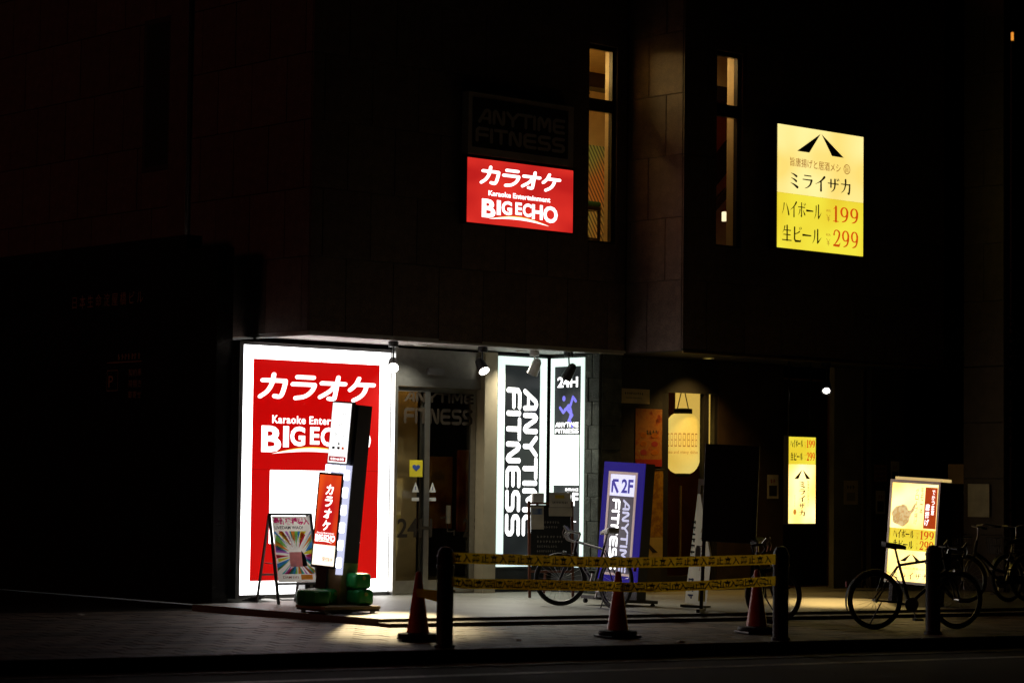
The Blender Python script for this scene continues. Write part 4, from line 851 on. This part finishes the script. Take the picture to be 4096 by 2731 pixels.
# door stickers
def ex_heart(t, w, h):
    hp = [(w*.5+w*.03*.62*16*sin(a_)**3/1., h*.55+h*.016*(13*cos(a_)-5*cos(2*a_)-2*cos(3*a_)-cos(4*a_))*.9) for a_ in [2*pi*i/28 for i in range(28)]]
    MB().flat(hp[::-1], -.0055).build('heart', 'ink_blue', t)
poster('door_sticker', 'yellow sticker with a blue heart on the door glass', 'sticker', 2.6, TD+.028, 1.69, .23, .23, mat('sticker_yellow', (.85, .7, .03), .5), ex_heart)
for k, (s_, lab) in enumerate(((2.645, 'white warning triangle sticker under the yellow sticker'), (2.985, 'white warning triangle sticker on the right door leaf'))):
    t = thing('door_sticker', lab, 'sticker', BL(s_, TD+.028+(.045 if k else 0)-.0, 1.36), A)
    MB().flat([(0, .12), (.13, .12), (.065, .26)], -.004).build('triangle', mat('sticker_white', (.75, .75, .72), .5), t); MB().rect(.058, .072, .15, .2, -.006).build('mark', 'ink_blue', t); MB().rect(0, .13, 0, .045, -.004).build('caption', 'sticker_white', t)
# floor light box of the bar
t = thing('floor_light_box', 'leaning cream and yellow bar light box standing on the pavement', 'light sign', (5.26, 32.1, .08), radians(-45), roll=radians(3.6))
MB().box((-.4, -.02, .3), (.4, .3, 1.62)).build('cabinet', 'black_metal', t)
f = MB(); f.box((-.4, -.045, .28), (-.37, -.021, 1.64)); f.box((.37, -.045, .28), (.4, -.021, 1.64)); f.box((-.37, -.045, 1.6), (.37, -.021, 1.64)); f.box((-.37, -.045, .28), (.37, -.021, .31)); f.build('frame', 'silver', t)
MB().box((-.37, .02, 1.642), (.4, .2, 1.68)).build('top_lamp', mat('top_glow', (.6, .5, .3), .4, em=(1., .7, .25), ems=.6), t)
for x in (-.33, .33): MB().box((x-.03, .02, .0), (x+.03, .26, .299)).build('leg', 'black_metal', t)
MB().rect(-.369, .369, 1.0, 1.599, -.03).build('cream_face', 'cream_hot', t); MB().rect(-.369, .369, .72, .999, -.03).build('yellow_face', 'yellow_box', t); MB().rect(-.369, .369, .311, .719, -.03).build('cream_face', 'cream_hot', t)
MB().rect(.16, .355, 1.02, 1.56, -.032).build('red_panel', mat('bar_red', (.4, .05, .01), .5, em=(.5, .05, .0), ems=.8), t)
vtext('lettering', 'でかうま！', (.27, .32, 1.2, 1.53), -.034, MATS['white_letter'], t); vtext('lettering', '唐揚げ', (.18, .245, 1.05, 1.35), -.034, MATS['white_letter'], t, bold=.01)
vtext('lettering', 'モモ一本', (.09, .14, 1.2, 1.55), -.034, MATS['brown_ink'], t); vtext('lettering', 'グローブ揚げ', (.01, .06, 1.06, 1.54), -.034, MATS['brown_ink'], t)
ck = print_art('chicken_art', [(.8, .55, .2), (.5, .25, .06), (1., .8, .4), (.6, .3, .08)], 22, .9, 1)
MB().flat([(-.2+(.15+.012*sin(7*a_))*cos(a_), 1.17+(.14+.012*cos(5*a_))*sin(a_)) for a_ in [2*pi*i/30 for i in range(30)]], -.0325).build('chicken_picture', ck, t)
MB().flat([(-.08, 1.16), (.0, 1.24), (.03, 1.34), (.01, 1.34), (-.05, 1.25), (-.12, 1.22)], -.0328).build('chicken_picture', ck, t)
prices(t, -.0325, -.31, .34, .87, .735, .115, fat=1.5); mirai_roof(t, .0, .57, .36, .11, -.0325, 'brown_ink'); glyphs('name_lettering', ['mi', 'ra', 'i', 'za', 'ka'], (-.26, .28, .34, .43), -.0325, 'brown_ink', t, gap=.12); text('tagline', '旨唐揚げと居酒メシ', (-.2, .22, .47, .5), -.0325, MATS['rust_light'], t)
# highball banner stand
t = thing('highball_banner', 'tapering white highball banner stand beside the bar door', 'banner', (2.36, 30.85, .08), radians(-20), roll=radians(2.5))
bp = [(-.15, .05), (.135, .02), (.17, .62), (.0, 1.43), (-.05, 1.43)]
MB().flat(bp, 0.).build('sheet', translucent('banner_white', (.95, .92, .9), .7), t)
MB().beam((.0, -.02, 1.43), (.175, -.02, .62), .016, .016).build('edge_tube', 'silver', t); MB().beam((.19, -.01, .55), (.22, -.01, .62), .03, .02).build('clamp', 'white_plastic', t)
MB().box((-.05, -.01, 1.44), (-.02, .01, 1.62)).build('arm', 'white_plastic', t); MB().box((-.02, -.01, 1.54), (.12, .01, 1.62)).build('arm', 'white_plastic', t)
MB().box((-.17, -.12, .0), (.16, .12, .03)).build('foot', 'black_metal', t)
scribble('lettering', (-.1, -.05, .5, 1.1), -.014, 'ink', t, 8, 4, True); vtext('lettering', 'ハイボール', (.02, .07, .45, 1.05), -.014, MATS['ink_red'], t)
MB().flat([(-.04, .62), (.03, .62), (.03, .74), (.015, .78), (-.025, .78), (-.04, .74)], -.0142).build('jug_picture', 'plastic_grey', t); MB().rect(.03, .12, .08, .26, -.014).build('beer_picture', 'mark_yellow', t)
scribble('lettering', (-.11, -.04, .1, .38), -.014, 'ink_blue', t, 4, 5, True)
# black board stand seen from behind
t = thing('black_board_stand', 'tall black board stand seen from behind, left of the second bollard', 'sign stand', (2.62, 29.5, 0.08), radians(-12), roll=radians(2))
MB().box((-.33, -.03, .85), (.33, .03, 2.03)).build('board', 'black_paint', t, bevel=.008); f = MB()
for x in (-.3, .3): f.beam((x, .0, 0), (x, 0, .85), .04, .04); f.beam((x, -.3, .02), (x, .3, .02), .04, .04)
f.build('stand', 'black_metal', t); MB().box((-.28, -.045, 1.0), (.28, -.031, 1.5)).build('back_pad', 'rubber', t)
# ================================================================== street furniture: bollards, cones, tape
def bollard_make(loc, label):
    t = thing('bollard', label, 'bollard', loc, WA, 'bollards along the kerb')
    MB().lathe([(.0, 0), (.1, 0), (.1, .03), (.082, .04), (.082, .86), (.088, .87), (.088, .89), (.08, .9), (.07, .94), (.045, .975), (0, .985)], n=28).build('post', mat('bollard_paint', (.016, .014, .013), .45, var=.4, scale=20, bump=.15), t, True)
    MB().lathe([(.083, .77), (.09, .775), (.09, .8), (.083, .805)], n=28).build('collar', 'black_metal', t, True)
    MB().cyl((.0, -.095, .52), (0, -.08, .52), .012).build('bolt', 'brass', t); MB().cyl((.09, -.03, .55), (.082, -.03, .55), .012).build('bolt', 'brass', t)
bollard_make((-.62, 23.78, .0), 'black bollard nearest the tall light box, holding the left tape ends'); bollard_make((2.85, 25.62, .0), 'black bollard holding the right tape ends'); bollard_make((4.7, 27.08, .0), 'black bollard in front of the yellow floor light box')
def cone_make(loc, yaw, label, tapered=True):
    t = thing('traffic_cone', label, 'traffic cone', loc, yaw, 'traffic cones along the tape')
    b = MB().lathe([(.125, .03), (.12, .05), (.03, .68), (.022, .695), (.0, .7)], n=28).build('cone', 'cone_red', t, True)
    pts = [(.19*cos(pi/4+pi/2*k), .19*sin(pi/4+pi/2*k)) for k in range(4)]
    MB().prism([(p[0]*1.4, p[1]*1.4) for p in pts], .004, .03).build('cone_base', 'black_metal', t, bevel=.008)
    MB().lathe([(.13, .03), (.2, .031), (.21, .05), (.2, .075), (.125, .085)], n=28).build('ring_weight', 'rubber', t, True)
    return t
cone_make((-.92, 24.85, 0), .2, 'orange traffic cone left of the first bollard'); cone_make((1.15, 25.75, 0), .5, 'orange traffic cone in the middle of the taped stretch'); cone_make((2.72, 26.8, 0), .35, 'orange traffic cone half hidden by the second bollard')
tp_m = translucent('tape_yellow', (.95, .6, .02), .65)
def tape(label, pts, hh, chs, pitch, size, flip=False, twist=.0):
    P = [Vector(p) for p in pts]; path = [Vector(q) for q in bez([tuple(p) for p in P], 10)]
    t = thing('barrier_tape', label, 'barrier tape', path[0], 0., 'yellow barrier tapes'); o = path[0]
    def frm(i): d = (path[min(i+1, len(path)-1)]-path[max(i-1, 0)]); d.z = 0; return d.normalized()
    b = MB(); n = len(path)
    for i, p in enumerate(path):
        wob = .006*sin(i*1.3)+twist*sin(i*.55); b.v += [p-o+Vector((0, wob, -hh/2)), p-o+Vector((0, wob*-1, hh/2))]
    b.f = [(2*i, 2*i+2, 2*i+3, 2*i+1) for i in range(n-1)]; b.build('strip', tp_m, t, True)
    acc = [0.]
    for i in range(n-1): acc.append(acc[-1]+(path[i+1]-path[i]).length)
    L_ = acc[-1]; k = 0; x = .06; ib = MB()
    while x < L_-.06:
        i = max(j for j in range(n) if acc[j] <= x); f_ = (x-acc[i])/max(1e-6, acc[min(i+1, n-1)]-acc[i]); p = path[i].lerp(path[min(i+1, n-1)], f_); d = frm(i); sl = (path[min(i+1, n-1)].z-path[i].z)/max(1e-6, (path[min(i+1, n-1)]-path[i]).length); nrm = Vector((d.y, -d.x, 0))*.009
        vs, fs = text_geo(chs[k % len(chs)], .028); mx_ = max(v.x for v in vs); sgn = -1 if (flip and k % 8 > 3) else 1
        kb_ = len(ib.v)
        for v in vs: q = p-o+nrm+d*((v.x-mx_/2)*size*sgn)+Vector((0, 0, (v.y-.36)*size+sl*(v.x-mx_/2)*size)); ib.v.append(q)
        ib.f += [tuple(a_+kb_ for a_ in f) for f in fs]; x += pitch; k += 1
    ib.build('tape_lettering', 'ink', t); return t
tape('upper yellow barrier tape with black lettering between the bollards', [(-.56, 23.72, .875), (.2, 24.1, .85), (1.15, 24.65, .822), (2.0, 25.1, .83), (2.78, 25.5, .85)], .105, '立入禁止', .098, .086, False, .008)
tape('lower sagging yellow barrier tape with crowded black lettering', [(-.56, 23.7, .65), (-.4, 23.8, .625), (.2, 24.35, .6), (1.05, 25.5, .545), (1.3, 25.5, .54), (2.0, 25.3, .575), (2.78, 25.5, .625)], .1, '立入禁止', .066, .084, True, .02)
tw = thing('tape_wrap', 'short yellow tape wrapped between the left cone and bollard', 'tape', (-.8, 24.4, .5), 0.); b = MB()
b.v = [Vector(p) for p in ((-.14, .4, -.05), (-.14, .4, .03), (.1, -.5, -.06), (.1, -.5, .05), (.19, -.55, -.06), (.19, -.55, .05))]; b.f = [(0, 2, 3, 1), (2, 4, 5, 3)]; b.build('strip', tp_m, tw)
# ================================================================== bicycles
def wheel(par, x, R=.33, city=False, steer=None, rim='chrome'):
    c = Vector((x, 0, R)); w = bpy.data.objects.new('wheel', None); COL.objects.link(w); w.parent = par; w.location = c
    if steer: w.rotation_euler = (0, 0, steer)
    MB().ring((0, 0, 0), R-.017, .021 if not city else .022, 40, 8).build('tyre', 'rubber', w, True)
    MB().ring((0, 0, 0), R-.045, .012, 40, 6, 1.3).build('rim', rim, w, True)
    MB().cyl((0, -.05, 0), (0, .05, 0), .02, .02, 12).build('hub', 'steel', w, True)
    s_ = MB()
    for k in range(24):
        a_ = 2*pi*k/24; y = .035*(1 if k % 2 else -1); a2 = a_+.16*(1 if k % 4 < 2 else -1)
        s_.cyl((.02*cos(a2), y, .02*sin(a2)), ((R-.05)*cos(a_), 0, (R-.05)*sin(a_)), .0016, .0016, 4, False)
    stuff(s_.build('spokes', 'steel', w)); return w
def bicycle(label, loc, yaw, kind='sport', steer=0., lean=.06, paint=(.02, .02, .022), seat='black_paint'):
    t = thing('bicycle', label, 'bicycle', loc, yaw, 'parked bicycles', pitch=lean)
    pm_ = mat('bike_paint_%g_%g' % paint[:2], paint, .4, spec=.4, var=.1); R = .33 if kind == 'sport' else .32
    bb = Vector((.43, 0, .285)); st_ = Vector((.27, 0, .78)) if kind == 'sport' else Vector((.29, 0, .66)); ht = Vector((.83, 0, .84)); hb = Vector((.87, 0, .68)); rh = Vector((0, 0, R)); fx = 1.03
    rim = 'black_metal' if kind == 'sport' else 'chrome'
    wheel(t, 0, R, kind != 'sport', rim=rim)
    f = MB(); f.cyl(bb, st_, .017, .016, 12); f.cyl(ht, hb, .021, .021, 12)
    if kind == 'sport': f.cyl(st_-Vector((-.01, 0, .05)), ht-Vector((0, 0, .03)), .016, .017, 12); f.cyl(bb, hb, .02, .021, 12)
    else: f.tube([bb+Vector((-.05, 0, .12)), bb+Vector((.12, 0, .16)), bb+Vector((.28, 0, .3)), hb], .02, 10); f.tube([bb, bb+Vector((.18, 0, .09)), bb+Vector((.32, 0, .26)), hb], .016, 10)
    for y in (-.05, .05): f.cyl(bb+Vector((0, y*.6, 0)), rh+Vector((0, y, 0)), .009, .009, 8); f.cyl(st_-Vector((0, -y*.3, .06)), rh+Vector((0, y, 0)), .008, .008, 8)
    f.build('frame', pm_, t, True)
    MB().cyl(st_, st_+Vector((-.04, 0, .14)), .013, .013, 10).build('seat_post', 'chrome', t, True)
    sp = st_+Vector((-.045, 0, .145)); sb = MB(); pts = [(-.14, .075), (-.1, .085), (-.03, .07), (.05, .035), (.13, .018), (.145, .0)]
    poly = pts+[(x, -y) for x, y in pts[::-1][1:]]; sb.prism([(sp.x+x, sp.y+y) for x, y in poly], sp.z, sp.z+.045)
    for v_ in sb.v: v_.z += (.035*((sp.x-v_.x)/.14)**2 if v_.x < sp.x else -.02*((v_.x-sp.x)/.14)**2)-(.02 if v_.z < sp.z+.01 and v_.x < sp.x else 0)
    sb.build('saddle', seat, t, True, bevel=.012)
    # front end turns with the handlebar
    fe = bpy.data.objects.new('front_end', None); COL.objects.link(fe); fe.parent = t; fe.location = hb; fe.rotation_euler = (0, 0, steer); o = -hb
    fk = MB()
    for y in (-.045, .045): fk.tube([hb+o+Vector((.005, y, -.03)), Vector((fx-.05, y, .5))+o, Vector((fx, y, R))+o], .011, 8)
    fk.cyl(Vector((-.03, 0, .0)), Vector((.01, 0, -.04)), .03, .03, 8); fk.cyl((0, -.05, -.03), (0, .05, -.03), .013); fk.build('fork', pm_ if kind == 'sport' else 'chrome', fe, True)
    wheel(fe, fx, R, kind != 'sport', rim=rim).location = Vector((fx, 0, R))+o
    bar = MB(); st0 = ht-hb; bar.cyl(st0, st0+Vector((-.02, 0, .08)), .013); top = st0+Vector((-.02, 0, .08))
    if kind == 'sport':
        bar.cyl(top, top+Vector((.08, 0, .01)), .014); c = top+Vector((.08, 0, .01)); bar.cyl(c+Vector((0, -.2, 0)), c+Vector((0, .2, 0)), .013)
        for y in (-.2, .2): bar.tube([c+Vector((0, y, 0)), c+Vector((.07, y, .005)), c+Vector((.1, y, -.04)), c+Vector((.07, y, -.1)), c+Vector((0, y, -.12))], .014, 8)
        bar.build('handlebar', 'white_plastic' if 'road' in label else 'black_paint', fe, True)
        hd = MB()
        for y in (-.2, .2): hd.cyl(c+Vector((.07, y, .01)), c+Vector((.12, y, .07)), .018, .014, 8); hd.tube([c+Vector((.11, y, .04)), c+Vector((.13, y, -.02)), c+Vector((.11, y, -.08))], .006, 6)
        hd.build('brake_lever', 'chrome', fe, True)
    else:
        bar.cyl(top, top+Vector((0, 0, .1)), .013); c = top+Vector((0, 0, .1)); bar.build('stem', 'chrome', fe, True); h2 = MB()
        for s_ in (-1, 1): h2.tube([c, c+Vector((.05, s_*.1, .02)), c+Vector((0, s_*.24, .03)), c+Vector((-.14, s_*.28, .0))], .012, 8)
        h2.build('handlebar', 'chrome', fe, True); gr = MB()
        for s_ in (-1, 1): gr.cyl(c+Vector((-.14, s_*.28, 0)), c+Vector((-.22, s_*.29, -.01)), .017)
        gr.build('grip', 'rubber', fe, True)
        bk = MB(); x0, x1, y0, z0, z1 = .09, .37, .17, -.02, .2
        for z, e in ((z0, .86), (.09, .94), (z1, 1.)):
            q = [(x0, -y0*e), (x1, -y0*e), (x1, y0*e), (x0, y0*e)]
            for k in range(4): bk.cyl((*q[k], z), (*q[(k+1) % 4], z), .004 if z != z1 else .007, None, 6)
        for k in range(8):
            f_ = k/7; bk.cyl((x0+(x1-x0)*f_, -y0*.86, z0), (x0+(x1-x0)*f_, -y0, z1), .003, None, 5); bk.cyl((x0+(x1-x0)*f_, y0*.86, z0), (x0+(x1-x0)*f_, y0, z1), .003, None, 5); bk.cyl((x1, -y0*.86+2*y0*.86*f_, z0), (x1, -y0+2*y0*f_, z1), .003, None, 5); bk.cyl((x0+(x1-x0)*f_, -y0*.86, z0), (x0+(x1-x0)*f_, y0*.86, z0), .003, None, 5)
        bk.build('basket', 'black_metal', fe)
    lm_ = MB().cyl((.1, 0, -.02 if kind == 'sport' else -.08), (.15, 0, -.02 if kind == 'sport' else -.08), .024, .03, 12).build('head_lamp', 'chrome', fe, True)
    if kind != 'sport' or 'mudguard' in label:
        for cx, par, oo in ((0, t, Vector((0, 0, 0))), (fx, fe, o)):
            m_ = MB(); n_ = 18; a0, a1 = (radians(15), radians(200)) if cx == 0 else (radians(20), radians(175))
            for i in range(n_):
                b0, b1 = a0+(a1-a0)*i/n_, a0+(a1-a0)*(i+1)/n_; q = []
                for b_ in (b0, b1):
                    for y in (-.028, .028): q.append(Vector((cx+(R+.025)*cos(b_), y, R+(R+.025)*sin(b_)))+oo)
                m_.add(q, [(0, 1, 3, 2)])
            m_.build('mudguard', 'chrome' if kind != 'sport' else 'black_paint', par, True)
    if kind != 'sport':
        rk = MB()
        for y in (-.06, .06): rk.cyl((-.2, y, .72), (.22, y, .72), .006); rk.cyl((-.1, y, .72), (0, y, R), .005)
        for x in (-.18, -.05, .08): rk.cyl((x, -.06, .72), (x, .06, .72), .005)
        rk.build('rear_rack', 'chrome', t); MB().box((.0, -.07, .25), (.46, -.045, .36)).build('chain_guard', 'black_metal', t, bevel=.01)
    cr = MB().cyl(bb+Vector((0, -.05, 0)), bb+Vector((0, -.056, 0)), .085, .085, 24).build('chainring', 'steel', t, True)
    MB().beam(bb+Vector((0, -.07, 0)), bb+Vector((.05, -.07, -.16)), .02, .012).build('crank', 'chrome', t); MB().beam(bb+Vector((0, .07, 0)), bb+Vector((-.05, .07, .16)), .02, .012).build('crank', 'chrome', t)
    MB().box((bb.x+.0, -.17, bb.z-.175), (bb.x+.1, -.08, bb.z-.15)).build('pedal', 'rubber', t); MB().box((bb.x-.1, .08, bb.z+.145), (bb.x, .17, bb.z+.17)).build('pedal', 'rubber', t)
    MB().cyl((.1, .05, .3), (.02, .2, .004+.2*lean), .008, .008, 8).build('kickstand', 'black_metal', t)
    MB().box((-.36, -.02, .48), (-.345, .02, .54)).build('rear_reflector', 'ink_red', t)
    return t
bicycle('dark road bicycle with pale drop bars in front of the blackboard easel', (1.3, 30.05, .08), radians(126), steer=radians(48), paint=(.02, .018, .03), seat='white_plastic')
bicycle('dark bicycle parked behind the right tape bollard', (3.05, 29.5, .0), radians(-96), steer=radians(84), paint=(.021, .02, .02), seat='black_paint')
bicycle('black bicycle with mudguards silhouetted against the yellow floor light box', (4.18, 27.95, .0), radians(14), steer=radians(8), paint=(.013, .012, .012))
bicycle('city bicycle with a front basket right of the yellow floor light box', (7.15, 33.5, .08), radians(202), 'city', steer=radians(-14), paint=(.03, .03, .035))
bicycle('city bicycle with a basket parked at the far right edge', (7.75, 34.0, .08), radians(207), 'city', steer=radians(10), paint=(.035, .02, .02))
# ================================================================== things inside the rooms upstairs
t = thing('bar_stool', 'green cushioned stool standing behind the cream slit window', 'stool', BL(5.62, .95, 4.53), A)
MB().box((-.22, -.2, 1.12), (.22, .2, 1.2)).build('cushion', mat('green_cushion', (.03, .16, .09), .7), t, bevel=.03)
MB().box((-.21, -.19, 1.07), (.21, .19, 1.118)).build('seat_board', 'black_paint', t)
for sx in (-.19, .19):
    for sy in (-.17, .17): MB().beam((sx, sy, .0), (sx, sy, 1.07), .035, .035).build('leg', 'black_paint', t)
MB().beam((-.19, -.17, .65), (.19, -.17, .65), .03, .03).build('rung', 'black_paint', t); MB().box((-.17, .0, .5), (.1, .17, .93)).build('shelf_box', 'black_paint', t)
for k in range(4):
    t = thing('stacked_bowl', ['lowest', 'second lowest', 'third', 'topmost'][k]+' bowl of the stack behind the cream slit window', 'bowl', BL(6.02, .78, 5.02+k*.125), A, 'bowls stacked behind the slit window')
    MB().lathe([(.05, 0), (.07, .02), (.11, .1), (.115, .12), (.105, .12), (.06, .03), (0, .025)], n=20).build('bowl', mat('bowl_white', (.65, .58, .45), .4), t, True); MB().lathe([(.05, -.005), (.052, .004)], n=16).build('foot_ring', 'cream', t)
MB().box((5.8, .6, 4.55), (6.25, 1.0, 5.013)).build('side_counter', 'wood_pale', B)
t = thing('wall_lamp', 'small white lamp glowing in the red room behind the right slit window', 'lamp', BL(7.36, -.25, 5.5), A)
MB().box((0, -.02, 0), (.04, .04, .14)).build('glow_tube', mat('white_tube', (.7, .6, .5), .5, em=(1., .8, .5), ems=1.6), t); MB().box((.042, -.02, .1), (.3, .04, .14)).build('arm', 'wood_pale', t); MB().box((.042, -.02, .02), (.3, .04, .05)).build('arm', 'brass', t)
# ================================================================== far right: street lamp and tree beyond the building
t = thing('street_lamp', 'distant orange street lamp at the top right', 'street lamp', (10.3, 50, 0), 0)
MB().lathe([(.12, 0), (.12, .4), (.07, .5), (.05, 10.9), (0, 10.95)], n=14).build('pole', 'black_metal', t, True); MB().box((-.025, -.03, 10.8), (.025, .03, 11.1)).build('lamp_shade', mat('orange_lamp', (.7, .4, .1), .5, em=(1., .35, .04), ems=.9), t, bevel=.02); MB().lathe([(.04, 11.1), (.06, 11.12), (0, 11.16)], n=12).build('cap', 'black_metal', t)
t = thing('street_tree', 'dark leafy tree at the far right edge beyond the building', 'tree', (9.4, 41.5, 0), 0)
tr_ = MB(); tr_.cyl((0, 0, 0), (.1, 0, 2.4), .13, .09, 12); limbs = []
for k in range(7):
    a_ = k*2.4; q = Vector((.1+1.1*cos(a_), 1.1*sin(a_), 3.2+.25*k)); tr_.cyl((.1, 0, 1.6+.13*k), q, .05, .015, 8); limbs.append(q)
tr_.build('trunk', mat('bark', (.08, .06, .045), .9, bump=.6, scale=9), t, True)
cr = MB(); rg = random.Random(11)
for k in range(3800):
    q = rg.choice(limbs)+Vector((rg.gauss(0, .5), rg.gauss(0, .5), rg.gauss(-.35, .65))); a_ = rg.uniform(0, 2*pi); n1 = Vector((cos(a_), sin(a_), rg.uniform(-.6, .6)))*.085; n2 = Vector((-sin(a_), cos(a_), rg.uniform(-.8, .8)))*.04
    cr.add([q-n1, q+n2, q+n1, q-n2], [(0, 1, 2, 3)])
stuff(cr.build('crown', mat('leaf', (.06, .1, .03), .6, rnd=.5), t))
# ================================================================== litter on the pavement
for k, (x, y, lab) in enumerate(((-5.0, 28.6, 'crumpled white paper scrap on the dark pavement at the far left'), (.1, 24.9, 'pale paper scrap on the pavers right of the first bollard'), (1.75, 24.9, 'small pale leaf-like scrap near the middle cone'))):
    b = MB(); rg = random.Random(k); n_ = 7; pts = [(x+.06*cos(2*pi*i/n_)*rg.uniform(.5, 1), y+.1*sin(2*pi*i/n_)*rg.uniform(.5, 1)) for i in range(n_)]
    b.add([(x, y, .03)]+[(px, py, .006+rg.uniform(0, .02)) for px, py in pts], [(0, i+1, (i+1) % n_+1) for i in range(n_)]); tag(b.build('paper_scrap', 'paper'), lab, 'litter', 'scraps on the pavement')
